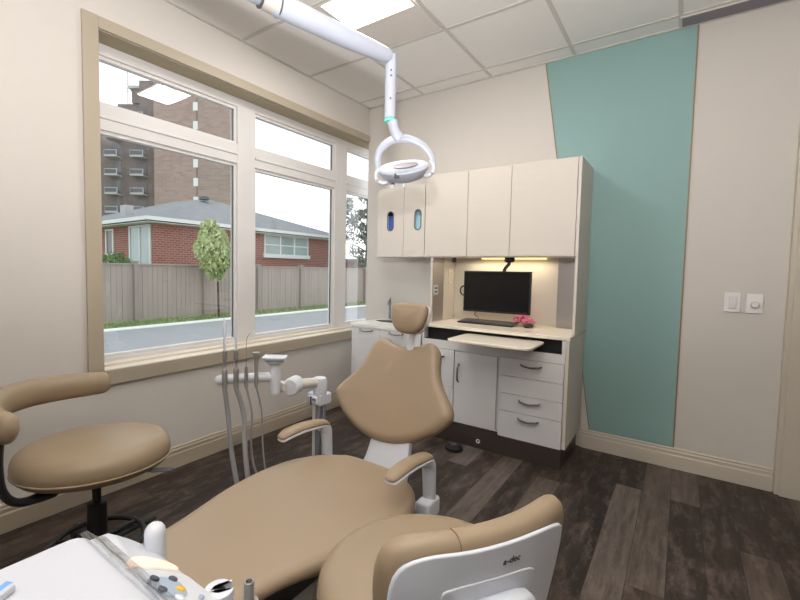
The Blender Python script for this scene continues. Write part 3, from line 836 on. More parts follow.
bm = BM(); tube(bm, [JT+Vector((0, 0, .008)), EL+Vector((.0, .0, .005))], .025, seg=16); finish('lower_arm', bm, MT['offw'], ar)
d = (JT-EL).normalized()
Mx = frame_M(EL, *(lambda z: ((z.cross(Vector((0, 0, 1)))).normalized(), z.cross((z.cross(Vector((0, 0, 1)))).normalized()), z))(Vector((.35, -.93, 0)).normalized()))
bm = BM(); lathe(bm, [(.001, -.045), (.036, -.043), (.042, -.035), (.042, .03), (.036, .04), (.001, .042)], (0, 0, 0), 24, Mx); finish('elbow_joint', bm, MT['white'], ar)
bm = BM(); box(bm, HUB.x-.03, EL.x, EL.y-.02, HUB.y+.03, .625, .675, .012, 2); finish('elbow_link', bm, MT['offw'], ar)
bm = BM(); lathe(bm, [(.001, -.085), (.024, -.083), (.027, -.075), (.027, .0), (.024, .055)], HUB, 20); hub = finish('hub', bm, MT['white'], ar)
bm = BM()
pad(bm, rrect(-.055, .055, -.04, .04, .012), .012, .005, lambda u, v, w: HUB+Vector((.8*u-.6*v, .6*u+.8*v, .068+w+.012*(u/.055)**2+.010*(v/.04)**2)), scales=(.6,))
tube(bm, [HUB+Vector((0, 0, .043)), HUB+Vector((0, 0, .067))], [.02, .045], seg=16, smooth=False)
finish('cup_tray', bm, MT['white'], ar)
bm = BM(); tube(bm, [HUB+Vector((0, 0, -.005)), BL], .0225, seg=16, cap='round'); bar = finish('holder_bar', bm, MT['white'], ar)

def inst(name, label, f, kind, hose, hr_):
    p = BL.lerp(HUB, f)+Vector((.014, -.02, 0))
    toward = Vector((.6, -.8, 0))
    p = BL.lerp(HUB, f)+toward*.0365
    t = thing(name, label, 'dental instrument', p, group='suction handpieces' if kind == 'suction' else None)
    if kind == 'suction':
        bm = BM(); lathe(bm, [(.010, -.04), (.0125, -.03), (.0125, .032), (.014, .036), (.014, .050), (.009, .056), (.0065, .062), (.0065, .088), (.0105, .094), (.0105, .132), (.009, .137)], p, 16); finish('handpiece', bm, MT['metal'], t)
        bm = BM(); tube(bm, [p+Vector((0, 0, .136)), p+Vector((-.002, 0, .275))], [.0058, .0052], seg=10, cap='round'); finish('tip', bm, MT['white'], t)
    elif kind == 'syringe':
        bm = BM(); lathe(bm, [(.007, -.04), (.0095, -.02), (.009, .03), (.007, .055), (.004, .06)], p, 14); finish('handpiece', bm, MT['metal'], t)
        bm = BM(); tube(bm, [p+Vector((0, 0, .055)), p+Vector((0, 0, .15)), p+Vector((.003, .002, .19)), p+Vector((.018, .01, .21))], .0014, seg=6); finish('tip', bm, MT['grey'], t)
    else:
        bm = BM(); lathe(bm, [(.007, -.04), (.010, -.02), (.008, .03), (.011, .085), (.0165, .100), (.0185, .116), (.016, .121), (.001, .118)], p, 16); finish('handpiece', bm, MT['metal'], t)
    bm = BM(); tube(bm, [p+Vector((0, 0, -.035))]+[Vector(q) for q in hose], hr_, seg=10); finish('hose', bm, MT['grey'], t)
inst('suction_handpiece', 'steel suction handpiece with tall white tip, leftmost on the holder bar', .13, 'suction', [(.80, -2.13, .55), (.85, -2.14, .35), (.90, -2.13, .2), (.985, -2.07, .1), (1.15, -2.0, .06)], .011)
inst('suction_handpiece', 'steel suction handpiece with tall white tip, second on the holder bar', .33, 'suction', [(.845, -2.08, .55), (.90, -2.11, .36), (.95, -2.11, .21), (1.03, -2.04, .11), (1.15, -1.96, .06)], .0115)
inst('air_syringe', 'short slim syringe with hair-thin bent tip, third on the holder bar', .51, 'syringe', [(.865, -2.05, .55), (.86, -2.05, .40), (.88, -2.03, .26), (.96, -1.97, .12), (1.15, -1.92, .06)], .005)
inst('curing_light', 'steel instrument with flared cup top, nearest the white cup tray', .69, 'cup', [(.885, -2.01, .55), (.91, -2.02, .36), (.94, -2.0, .22), (1.03, -1.93, .12), (1.15, -1.88, .06)], .004)

# ------------------------------------------------------------------ operating lamp
lp = thing('operating_lamp', 'white dental operating lamp hanging from a ceiling arm', 'lamp', (.95, -2.38, H-.006))
JL = Vector((1.237, -1.528, 2.215))
bm = BM(); lathe(bm, [(.10, -.001), (.10, -.03), (.05, -.05), (.045, -.30), (.001, -.30)][::-1], (.93, -2.42, H-.006), 24); finish('ceiling_post', bm, MT['lampw'], lp)
K = Vector((1.04, -2.10, 2.268))
bm = BM(); tube(bm, [(.93, -2.42, 2.33), (.96, -2.32, 2.31), K+Vector((-.02, -.055, .012))], [.04, .04, .04], seg=20, cap='round'); finish('ceiling_arm', bm, MT['lampw'], lp)
bm = BM(); tube(bm, [K+Vector((-.012, -.04, .006)), K+Vector((.01, .03, -.004))], .043, seg=20); kn = finish('knuckle', bm, MT['offw'], lp)
bm = BM(); tube(bm, [K+Vector((-.014, -.046, .006)), K+Vector((-.012, -.04, .006))], .046, seg=20); tube(bm, [K+Vector((.008, .026, -.004)), K+Vector((.01, .032, -.004))], .046, seg=20); finish('knuckle_ring', bm, MT['greyd'], kn)
bm = BM(); tube(bm, [K+Vector((.008, .025, -.003)), K.lerp(JL, .25), K.lerp(JL, .6), JL+Vector((-.008, -.02, .01))], [.045, .046, .042, .033], seg=24, flat=(.85, 1.05), cap='round'); finish('spring_arm', bm, MT['lampw'], lp)
bm = BM(); tube(bm, [JL+Vector((0, 0, .02)), JL+Vector((0, 0, -.275))], .027, seg=20, flat=(1, .8), up=(.6, -.8, 0)); pst = finish('drop_post', bm, MT['lampw'], lp)
bm = BM(); lathe(bm, [(.001, -.002), (.0265, 0), (.0265, .012), (.001, .014)], JL+Vector((0, 0, -.292)), 20, Matrix.Diagonal((1, 1, 1, 1))); finish('led_ring', bm, MT['teal_led'], pst)
for z in (-.06, -.085, -.19):
    bm = BM(); lathe(bm, [(.0045, 0), (.0045, .003), (.001, .004)], JL+Vector((.0, 0, z))+Vector((.6, -.8, 0))*.0212, 10, frame_M((0, 0, 0), (0, 0, 1), (.8, .6, 0), (.6, -.8, 0))); finish('screw', bm, MT['greyd'], pst)
e1 = Vector((.80, .60, 0)); LC = Vector((1.297, -1.478, 1.718))
TOP = LC+e1*-.03+Vector((0, 0, .128))
bm = BM(); tube(bm, [JL+Vector((.01, .006, -.288)), JL+Vector((.022, .015, -.34)), TOP+Vector((0, 0, -.005))], [.025, .025, .028], seg=18, flat=(1, .8), up=(.6, -.8, 0)); finish('lower_post', bm, MT['lampw'], lp)
roll = math.radians(9)
er = (e1*math.cos(roll)+Vector((0, 0, 1))*math.sin(roll))
back = Vector((-.6, .8, 0))
# yoke arch
yk = []
for i in range(13):
    a = PI*(1-i/12)
    yk.append(LC+e1*(.134*math.cos(a)+.004-(.03*math.sin(a)))+Vector((0, 0, .012*math.cos(a)-.005+.132*math.sin(a)**.9)))
bm = BM(); tube(bm, yk, [.010+.006*math.sin(PI*i/12) for i in range(13)], seg=14, n=3, flat=(1.3, .75), up=(.6, -.8, 0), cap='round'); finish('yoke', bm, MT['lampw'], lp)
tilt = math.radians(30)
nn = (Vector((0, 0, 1))*math.cos(tilt)-back*math.sin(tilt)); nn = (nn-er*nn.dot(er)).normalized(); e2 = nn.cross(er)
HM = frame_M(LC+Vector((0, 0, -.012)), er, e2, nn)
bm = BM(); lathe(bm, [(.001, -.062), (.05, -.060), (.084, -.046), (.106, -.012), (.110, .004), (.104, .010), (.07, .007), (.001, .004)], (0, 0, 0), 40, HM @ Matrix.Translation((-.006, 0, 0)) @ Matrix.Diagonal((1.13, .9, 1, 1))); hd = finish('lamp_head', bm, MT['lampw'], lp)
bm = BM(); lathe(bm, [(.001, .0065), (.058, .008), (.060, .0105), (.001, .0125)], (0, 0, 0), 30, HM @ Matrix.Translation((.005, .012, 0)) @ Matrix.Diagonal((1.05, .66, 1, 1))); finish('lens', bm, MT['lens'], hd)
bm = BM(); box(bm, -.012, .012, -.002, .004, -.012, .010, .001, 1, M=frame_M(LC+e1*-.044+Vector((0, 0, -.066))-back*.078, (.8, .6, 0), back, (0, 0, 1))); finish('sensor', bm, MT['blk'], hd)
for s, o in ((-1, 1), (1, -1)):
    b = LC+er*(.125*s)
    p = [b+Vector((0, 0, .0)), b+e1*(.014*s)+Vector((0, 0, -.02)), b+e1*(.012*s)+Vector((0, 0, -.05)), b+e1*(-.018*s)+Vector((0, 0, -.068)), b+e1*(-.045*s)+Vector((0, 0, -.058)), b+e1*(-.055*s)+Vector((0, 0, -.045))]
    bm = BM(); tube(bm, p, [.008, .010, .011, .011, .011, .010], seg=12, cap='round'); finish('grip', bm, MT['white'], lp)

# ------------------------------------------------------------------ operator stool (left)
SX, SY = .59, -2.59
st = thing('operator_stool', 'round tan stool with curved arm pad and black base by the window wall', 'stool', (SX, SY, 0))
ang = math.radians(65)
def stool_map(u, v, w):
    return Vector((SX+math.cos(ang)*u-math.sin(ang)*v, SY+math.sin(ang)*u+math.cos(ang)*v, +.470+w))
bm = BM(); pad(bm, [(.27*math.cos(a), .222*math.sin(a)) for a in [2*PI*i/40 for i in range(40)]], .122, .058, stool_map, dome=.012, c=(0, 0)); finish('seat_cushion', bm, MT['tan2'], st)
bm = BM(); pad(bm, [(.2713*math.cos(a), .2233*math.sin(a)) for a in [2*PI*i/40 for i in range(40)]], .006, .003, lambda u, v, w: stool_map(u, v, w-.022), scales=(.9,), c=(0, 0)); finish('seat_seam', bm, MT['tan2'], st)
bm = BM(); box(bm, SX-.10, SX+.10, SY-.09, SY+.09, .385, .412, .008); finish('seat_plate', bm, MT['stool'], st)
bm = BM(); tube(bm, [(SX, SY, .27), (SX, SY, .39)], .016, seg=14); finish('gas_piston', bm, MT['blk'], st)
bm = BM(); lathe(bm, [(.04, .07), (.04, .12), (.036, .13), (.035, .275), (.028, .28)], (SX, SY, 0), 20); finish('column', bm, MT['stool'], st)
bm = BM(); tube(bm, [(SX+.165*math.cos(a), SY+.165*math.sin(a), .115) for a in [2*PI*i/24 for i in range(24)]], .011, seg=10, n=2, closed=True)
for k in range(3):
    a = 1.75+2*PI*k/3; tube(bm, [(SX+.03*math.cos(a), SY+.03*math.sin(a), .115), (SX+.163*math.cos(a), SY+.163*math.sin(a), .115)], .008, seg=8)
finish('foot_ring', bm, MT['stool'], st)
for k in range(5):
    a = .55+2*PI*k/5; ca, sa = math.cos(a), math.sin(a)
    bm = BM(); tube(bm, [(SX+.03*ca, SY+.03*sa, .095), (SX+.15*ca, SY+.15*sa, .085), (SX+.265*ca, SY+.265*sa, .07)], [.024, .02, .015], seg=10, flat=(1, .7), cap='round'); lg = finish('base_leg', bm, MT['stool'], st)
    bm = BM()
    for s in (-1, 1):
        lathe(bm, [(.001, -.008), (.022, -.008), (.025, 0), (.022, .008), (.001, .008)], (SX+.262*ca-sa*.013*s, SY+.262*sa+ca*.013*s, .0262), 16, Matrix.Rotation(a, 4, 'Z') @ Matrix.Rotation(PI/2, 4, 'X'))
    finish('caster', bm, MT['blk'], lg)
AP = [(.425, -2.495, .706), (.392, -2.56, .704), (.365, -2.65, .702), (.362, -2.75, .70), (.42, -2.84, .698), (.52, -2.893, .694), (.64, -2.905, .688), (.70, -2.892, .686)]
bm = BM(); tube(bm, AP, [.044, .048, .05, .052, .054, .054, .054, .05], seg=18, n=6, flat=(.72, 1.05), cap='round'); finish('arm_pad', bm, MT['tan2'], st)
bm = BM(); tube(bm, [(.655, -2.90, .64), (.655, -2.905, .55), (.652, -2.895, .46), (.645, -2.85, .405), (.625, -2.76, .392), (.60, -2.66, .395)], [.016, .016, .017, .017, .016, .015], seg=12, flat=(1.3, .8), up=(.2, -1, 0)); finish('arm_support', bm, MT['stool'], st)
bm = BM(); tube(bm, [(SX+.06, SY+.04, .40), (SX+.16, SY+.10, .412), (SX+.215, SY+.135, .42)], [.006, .006, .006], seg=8); tube(bm, [(SX+.2, SY+.125, .417), (SX+.26, SY+.165, .424)], [.012, .010], seg=10, flat=(1.4, .5), cap='round'); finish('height_lever', bm, MT['greyd'], st)
bm = BM(); tube(bm, [(SX+.03, SY-.085, .388), (SX+.035, SY-.11, .385)], .011, seg=10, cap='round'); finish('tilt_knob', bm, MT['blk'], st)

# ------------------------------------------------------------------ assistant stool (right, white backed)
nb = Vector((.873, -.487, 0)); tb = Vector((.487, .873, 0))
QX, QY = 1.965, -2.425
as_ = thing('assistant_stool', 'tan stool with white shell backrest seen from behind at front right', 'stool', (QX, QY, 0))
bm = BM()
so = catmull([(.25*math.cos(a), .262*math.sin(a)) for a in [2*PI*i/20 for i in range(20)]], 2, True)
pad(bm, [(p.x, p.y) for p in so], .10, .046, lambda u, v, w: Vector((QX, QY, .475+w))+nb*u+tb*v, dome=.008, c=(0, 0)); finish('seat_cushion', bm, MT['tan2'], as_)
bm = BM(); box(bm, QX-.1, QX+.1, QY-.1, QY+.1, .395, .424, .008); finish('seat_plate', bm, MT['stool'], as_)
bm = BM(); lathe(bm, [(.035, .07), (.035, .26), (.024, .265), (.018, .27), (.018, .40)], (QX, QY, 0), 20); finish('column', bm, MT['stool'], as_)
for k in range(5):
    a = .25+2*PI*k/5; ca, sa = math.cos(a), math.sin(a)
    bm = BM(); tube(bm, [(QX+.03*ca, QY+.03*sa, .095), (QX+.15*ca, QY+.15*sa, .085), (QX+.25*ca, QY+.25*sa, .07)], [.024, .02, .015], seg=10, flat=(1, .7), cap='round'); lg = finish('base_leg', bm, MT['stool'], as_)
    bm = BM()
    for s in (-1, 1):
        lathe(bm, [(.001, -.008), (.022, -.008), (.025, 0), (.022, .008), (.001, .008)], (QX+.247*ca-sa*.013*s, QY+.247*sa+ca*.013*s, .0262), 16, Matrix.Rotation(a, 4, 'Z') @ Matrix.Rotation(PI/2, 4, 'X'))
    finish('caster', bm, MT['blk'], lg)
BC = Vector((2.178, -2.632, .685))
lean = math.radians(8)
bw = Vector((0, 0, 1))*math.cos(lean)+nb*math.sin(lean); bn = nb*math.cos(lean)-Vector((0, 0, 1))*math.sin(lean)
def bmap(off):
    return lambda u, v, w: BC+tb*u+bw*v+bn*(w+off-1.1*u*u)
bo2 = catmull([(-.115, -.15), (.115, -.15), (.165, -.08), (.183, .02), (.183, .09), (.15, .125), (.06, .128), (-.06, .128), (-.15, .122), (-.185, .085), (-.185, .0), (-.165, -.085)], 4, True)
bm = BM(); pad(bm, [(p.x, p.y) for p in bo2], .044, .0215, bmap(-.010), dome=.0, c=(0, 0)); br = finish('backrest_pad', bm, MT['tan2'], as_)
so2 = catmull([(-.10, -.155), (.100, -.155), (.128, -.085), (.145, .0), (.150, .062), (.138, .098), (.06, .114), (-.06, .115), (-.138, .110), (-.176, .078), (-.178, -.01), (-.155, -.09)], 4, True)
bm = BM(); pad(bm, [(p.x, p.y) for p in so2], .007, .003, bmap(.0165), scales=(.9, .7, .5, .3), c=(0, 0)); sh = finish('backrest_shell', bm, MT['white'], as_)
bm = BM(); pad(bm, catmull([(-.09, -.15), (.07, -.15), (.07, -.0), (.058, .054), (-.085, .058), (-.105, .02)], 5, True), .004, .0018, bmap(.0205), scales=(.8, .5), c=(-.015, -.05)); finish('bracket_recess', bm, MT['white'], sh)
bm = BM(); pad(bm, catmull([(-.07, -.20), (.055, -.20), (.055, -.04), (.044, .030), (-.068, .036), (-.082, .0)], 5, True), .030, .012, bmap(.036), scales=(.8, .5), c=(-.012, -.08)); finish('backrest_bracket', bm, MT['white'], as_)
bm = BM(); tube(bm, [BC+bw*-.17+bn*.04, BC+bw*-.235+bn*.035, Vector((QX, QY, .40))+nb*.2, Vector((QX, QY, .405))+nb*.08], [.03, .03, .026, .024], seg=12, flat=(1.4, .5), up=(0, 0, 1)); finish('backrest_stem', bm, MT['white'], as_)
bm = BM(); pp = [bmap(.0)(u, .128, .012) for u in (-.019,)]
tube(bm, [bmap(-.010)(-.075, v, w) for v, w in ((.108, .0223), (.119, .0185), (.1278, .008), (.1288, -.004), (.127, -.011))], .0012, seg=6); finish('stitching', bm, MT['seam'], as_)
uu, vv = .012, .085
o = bmap(.0204)(uu, vv, 0); d = (bmap(.0245)(uu+.01, vv, 0)-bmap(.0245)(uu-.01, vv, 0)).normalized()
text_mesh('logo_text', 'a-dec', .016, frame_M(o, d, bw, d.cross(bw)), MT['red'], sh, shear=.2)

# ------------------------------------------------------------------ delivery unit (bottom left)
du = thing('delivery_unit', 'white dental delivery unit with control buttons in the bottom left corner', 'delivery unit', (1.95, -3.1, .68))
def du_z(y): return .80-max(0., y+3.025)*.72
def du_map(u, v, w):
    return Vector((u, v, du_z(v)-.04+w))
ol = rrect(1.672, 2.35, -3.36, -2.938, .06, 6)
bm = BM(); pad(bm, [(p[0], p[1]) for p in ol], .08, .014, du_map, scales=(.985, .9, .8, .68, .5, .3, .15), c=(2.0, -3.06)); body = finish('unit_body', bm, MT['white'], du)
bm = BM(); tube(bm, [(2.05, -3.2, .70), (2.25, -3.25, .62), (2.32, -3.0, .58)], .03, seg=12); tube(bm, [(2.32, -3.0, .58), (2.32, -3.0, .02)], .025, seg=12); lathe(bm, [(.14, 0), (.14, .012), (.03, .03)], (2.32, -3.0, .001), 24); finish('support_arm', bm, MT['white'], du)
# control panel on the sloping face
SL = math.atan(.72); cu_, su_ = math.cos(SL), math.sin(SL)
def cp(x, y, w=0.):      # point on sloping face, w along its normal
    return Vector((x, y, du_z(y)))+Vector((0, su_, cu_))*w
bm = BM(); pad(bm, rrect(1.826, 2.12, -3.032, -2.952, .012), .003, .0012, lambda u, v, w: cp(u, v, .0015+w), scales=(.9, .6)); pn = finish('control_panel', bm, MT['panel'], du)
bm = BM(); pad(bm, catmull([(1.866, -3.031), (1.906, -3.031), (1.915, -3.016), (1.90, -2.994), (1.866, -2.986), (1.855, -3.0)], 4, True), .002, .0008, lambda u, v, w: cp(u, v, .0035+w), scales=(.6,)); finish('button_pad', bm, MT['padblue'], pn)
def button(x, y, r, m):
    bm = BM(); lathe(bm, [(r, 0), (r, .002), (r*.8, .0032), (.0005, .0034)], cp(x, y, .0045), 18, frame_M((0, 0, 0), (1, 0, 0), (0, cu_, -su_), (0, su_, cu_))); finish('button', bm, m, pn)
BT = [(1.868, -3.022, 'btn'), (1.861, -2.993, 'btn'), (1.897, -3.027, 'btn'), (1.892, -3.0, 'yellow'), (1.921, -3.018, 'panel'), (1.912, -2.982, 'padblue')]
for x, y, k in BT: button(x, y, .0064 if k != 'padblue' else .004, MT[k])
bm = BM(); pad(bm, catmull([(1.819, -3.032), (1.795, -3.018), (1.775, -2.99), (1.782, -2.955), (1.806, -2.951), (1.812, -2.985), (1.82, -3.01)], 4, True), .0025, .001, lambda u, v, w: cp(u, v, .0012+w), scales=(.6,)); 
finish('glow_patch', bm, mat('pale_warm_glow', (250, 225, 205), .4, emit=(255, 214, 186), estr=.35), du)  # pale warm patch on the slope, weakly emissive
bm = BM(); tube(bm, [(1.725, -2.944, .70), (1.725, -2.944, .772)], .0165, seg=18, cap='round'); finish('grip_handle', bm, MT['white'], du)
# instrument rest with U slot
bm = BM()
U = [(.022*math.cos(a), .022*math.sin(a)) for a in [math.radians(d) for d in range(-250, 72, 15)]] + [(.0072, .0215), (.0070, .010), (.0065, .0)] + [(.0065*math.cos(a), .0065*math.sin(a)) for a in [math.radians(d) for d in (-40, -90, -140)]] + [(-.0065, .0), (-.0070, .010), (-.0072, .0215)]
HX, HY = 1.868, -2.922
hM = Matrix.Rotation(math.radians(-25), 3, 'Z')
pad(bm, U, .030, .003, lambda u, v, w: Vector((HX, HY, .715))+hM @ Vector((u, v, w)), scales=(.97,), c=(0, -.0135))
box(bm, HX-.030, HX+.006, HY-.045, HY-.018, .70, .728, .006); finish('instrument_rest', bm, MT['white'], du)
bm = BM(); lathe(bm, [(.0062, -.05), (.0062, .003), (.005, .005), (.001, .004)], Vector((HX, HY, .715))+hM @ Vector((0, .004, .008)), 14); tag(finish('scaler_tip', bm, MT['blk']), 'black instrument end seated in the U-shaped rest of the delivery unit', 'dental instrument')
# steel handpiece beside it
t = thing('handpiece', 'steel handpiece with hollow black end standing beside the U-shaped rest', 'dental instrument', (1.925, -2.898, .70))
hp = Vector((1.917, -2.905, .695))
bm = BM(); lathe(bm, [(.010, -.06), (.0145, -.05), (.0145, .02), (.0135, .026), (.0135, .028)], hp, 18); finish('handpiece_body', bm, MT['grey'], t)
bm = BM(); lathe(bm, [(.0078, .0), (.0078, .030), (.007, .031), (.0052, .031), (.0045, .024), (.0005, .024)], hp+Vector((0, 0, .028)), 18); finish('coupling', bm, MT['metal'], t)
bm = BM(); lathe(bm, [(.0042, 0), (.0005, .0004)], hp+Vector((0, 0, .0526)), 14); finish('bore', bm, MT['blk'], t)
# tray with paper cover, film and packet
bm = BM()
pad(bm, rrect(1.705, 2.30, -3.34, -3.042, .022, 5), .01, .004, lambda u, v, w: Vector((u, v, .8065+w)), scales=(.95, .6, .3), c=(1.95, -3.17))
tr = tag(finish('instrument_tray', bm, MT['paper']), 'white paper-covered tray lying on the delivery unit', 'tray')
bm = BM()
nU, nV = 26, 6
G = []
for i in range(nU+1):
    row = []
    for j in range(nV+1):
        u = 1.712+.42*i/nU; v = -3.050+.030*j/nV
        z = (.8135 if v < -3.040 else (.8135-(.0105)*min(1, (v+3.040)/.012)))
        if v > -3.025: z = du_z(v)+.0038
        z = max(z, du_z(v)+.003)+.0015*math.sin(i*2.1+j)*(1 if 0 < j < nV else .3)+.0030
        row.append(bm.verts.new((u+.012*j/nV, v, z)))
    G.append(row)
for i in range(nU):
    for j in range(nV): bm.faces.new((G[i][j], G[i+1][j], G[i+1][j+1], G[i][j+1]))
tag(finish('plastic_film', bm, MT['film'], angle=180), 'strip of wrinkled clear plastic film between the tray and the buttons', 'plastic film')
bm = BM(); box(bm, 1.735, 1.772, -3.16, -3.136, .8125, .822, .002, M=Matrix.Translation((1.757, -3.150, 0)) @ Matrix.Rotation(.5, 4, 'Z') @ Matrix.Translation((-1.755, 3.14, 0)))
pk = tag(finish('packet', bm, MT['paper']), 'small white and blue packet at the near left of the tray', 'packet')
bm = BM(); box(bm, 1.757, 1.766, -3.1605, -3.1355, .8123, .8225, .001, M=Matrix.Translation((1.757, -3.150, 0)) @ Matrix.Rotation(.5, 4, 'Z') @ Matrix.Translation((-1.755, 3.14, 0))); finish('blue_band', bm, mat('packet_blue', (110, 165, 235), .5), pk)

# ------------------------------------------------------------------ outdoors
GZ = -.40
struct(boxo('ground', (-130, -.23, -40, 140, GZ-.5, GZ-.03), MT['ground'], bev=0))
struct(boxo('road', (-8.72, -.6, -40, 90, GZ-.03, GZ), MT['road'], bev=0))
struct(boxo('curb', (-9.02, -8.72, -40, 90, GZ-.03, GZ+.03), MT['curb'], bev=.01))
g = boxo('grass_verge', (-10.4, -9.02, -40, 90, GZ-.03, GZ+.03), MT['grass'], bev=0)
bm = BM(); bm.from_mesh(g.data)
random.seed(11)
for k in range(5200):
    x = -9.04-random.random()*.90; y = -1+random.random()*22; h = random.uniform(.03, .09); a = random.uniform(0, PI)
    if abs(x+9.25) < .12 and abs(y-4.83) < .12: continue
    d = Vector((math.cos(a), math.sin(a), 0))*.018; l = Vector((random.uniform(-.03, .03), random.uniform(-.03, .03), h)); b = Vector((x, y, GZ+.028))
    bm.faces.new([bm.verts.new(b-d), bm.verts.new(b+d), bm.verts.new(b+l)])
bm.to_mesh(g.data); bm.free()
g['kind'] = 'stuff'; tag(g, 'strip of green grass between the curb and the fence', 'grass')
# fence
FX = -10.1
fn = thing('fence', 'grey wooden board fence across the road outside the window', 'fence', (FX, 8, GZ))
posts = [-3.95+2.2*i for i in range(13)]
for y in posts:
    bm = BM(); box(bm, FX-.02, FX+.12, y-.06, y+.06, GZ+.031, 1.31, .01); box(bm, FX-.03, FX+.13, y-.07, y+.07, 1.31, 1.345, .008); finish('fence_post', bm, MT['fencep'], fn)
random.seed(5)
for a, b in zip(posts, posts[1:]):
    bm = BM(); n = 14; w = (b-a-.12)/n
    for k in range(n):
        y0 = a+.06+k*w; dx = random.uniform(-.006, .006)
        box(bm, FX+dx, FX+.022+dx, y0+.004, y0+w-.004, GZ+.07, 1.235+random.uniform(-.004, .004))
    box(bm, FX-.05, FX+.0, a+.06, b-.06, GZ+.3, GZ+.4); box(bm, FX-.02, FX+.06, a+.06, b-.06, 1.235, 1.275)
    finish('fence_panel', bm, MT['fence'], fn, smooth=False)
# house
hs = thing('brick_house', 'red brick bungalow with grey hip roof beyond the fence', 'house', (-21, 11.5, GZ))
HX0, HX1, HY0, HY1 = -28.5, -15.0, 5.76, 17.4
bm = BM(); box(bm, HX0, HX1, HY0, HY1, GZ-.02, 3.0); finish('brick_wall', bm, MT['brick'], hs, smooth=False)
EX0, EX1, EY0, EY1, EZ = -29.0, -14.5, 5.26, 17.9, 3.17
bm = BM(); 
e = [bm.verts.new(p) for p in ((EX1, EY0, EZ), (EX1, EY1, EZ), (EX0, EY1, EZ), (EX0, EY0, EZ))]
p1, p2 = bm.verts.new((-20.8, 12.1, 5.3)), bm.verts.new((-23.4, 11.6, 5.3))
bm.faces.new((e[0], e[1], p1)); bm.faces.new((e[1], e[2], p2, p1)); bm.faces.new((e[2], e[3], p2)); bm.faces.new((e[3], e[0], p1, p2)); bm.faces.new(e[::-1])
finish('roof', bm, MT['roof'], hs, smooth=False)
bm = BM()
for q in ((EX1-.05, EX1+.06, EY0-.05, EY1+.05), (EX0, EX1, EY0-.06, EY0+.05), (EX0, EX1, EY1-.05, EY1+.06)):
    box(bm, *q, 3.03, 3.18)
box(bm, EX0, EX1, EY0, EY1, 2.96, 2.985)
finish('eave_gutter', bm, MT['fascia'], hs, smooth=False)
def hwin_y(y0, y1, z0, z1, n, split):   # on the long side facing the street
    bm = BM(); x = HX1
    box(bm, x-.02, x+.05, y0-.07, y0, z0-.07, z1+.07); box(bm, x-.02, x+.05, y1, y1+.07, z0-.07, z1+.07); box(bm, x-.02, x+.05, y0, y1, z1, z1+.07); box(bm, x-.02, x+.12, y0-.15, y1+.15, z0-.2, z0)
    for k in range(1, n):
        y = y0+(y1-y0)*k/n; box(bm, x-.02, x+.05, y-.05, y+.05, z0, z1)
    if split: box(bm, x-.02, x+.04, y0, y1, (z0+z1)/2-.03, (z0+z1)/2+.03)
    f = finish('house_window', bm, MT['fascia'], hs, smooth=False)
    boxo('pane', (x+.005, x+.015, y0, y1, z0, z1), MT['pane_out'], f, 0)
hwin_y(11.6, 14.7, 1.95, 2.90, 3, True)
def hwin_x(x0, x1, z0, z1, n, m):
    bm = BM(); y = HY0
    for k in range(n+1):
        x = x0+(x1-x0)*k/n; box(bm, x-.05, x+.05, y-.05, y+.02, z0, z1)
    box(bm, x0-.05, x1+.05, y-.05, y+.02, z1, z1+.08); box(bm, x0-.1, x1+.1, y-.08, y+.02, z0-.1, z0)
    f = finish('house_window', bm, MT['fascia'], hs, smooth=False)
    boxo('pane', (x0, x1, y-.015, y-.005, z0, z1), m, f, 0)
hwin_x(-17.0, -15.25, .2, 2.85, 2, MT['pane_out']); hwin_x(-19.3, -18.6, 1.75, 2.8, 1, MT['panedark'])
boxo('chimney', (-20.6, -20.1, 6.95, 7.4, 3.2, 4.25), MT['balc'], hs, .02)
bm = BM(); lathe(bm, [(.3, 0), (.3, .16), (.24, .2), (.001, .22)], (-19.6, 11.1, 5.02), 16); finish('roof_vent', bm, MT['greyd'], hs)
# low brick garage further along
gr = thing('garage', 'low brick outbuilding behind the fence at the right of the window', 'outbuilding', (-18, 26, GZ))
boxo('brick_wall', (-20, -16, 20.5, 29, GZ-.02, 1.75), MT['brick'], gr, 0)
boxo('roof', (-20.2, -15.8, 20.3, 29.2, 1.75, 1.95), MT['roof'], gr, .03)

# apartment tower
A0 = Vector((-58.2, 28.4, GZ-.03))
ax_ = math.atan2(.598, .801)
ab = thing('apartment_building', 'tall brown brick apartment tower with balconies far behind the house', 'building', A0, ax_, local=True)
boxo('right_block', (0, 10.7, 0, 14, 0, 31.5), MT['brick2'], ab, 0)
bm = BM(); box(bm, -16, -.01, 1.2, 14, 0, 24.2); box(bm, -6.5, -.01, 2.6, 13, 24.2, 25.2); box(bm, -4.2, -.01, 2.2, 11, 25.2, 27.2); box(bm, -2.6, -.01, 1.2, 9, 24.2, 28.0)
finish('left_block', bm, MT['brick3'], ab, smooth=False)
bm = BM(); box(bm, -4.6, -2.2, 1.9, 10, 27.2, 27.6); finish('roof_slab', bm, MT['balc'], ab, smooth=False)
bm = BM(); tube(bm, [(-5.2, 3, 25), (-5.2, 3, 31)], .06, seg=6); tube(bm, [(-5.9, 3, 27.2), (-4.6, 3, 27.2)], .05, seg=6); tube(bm, [(-5.7, 3, 28.3), (-4.8, 3, 28.3)], .05, seg=6); finish('antenna', bm, MT['balc'], ab)
FH = 2.62
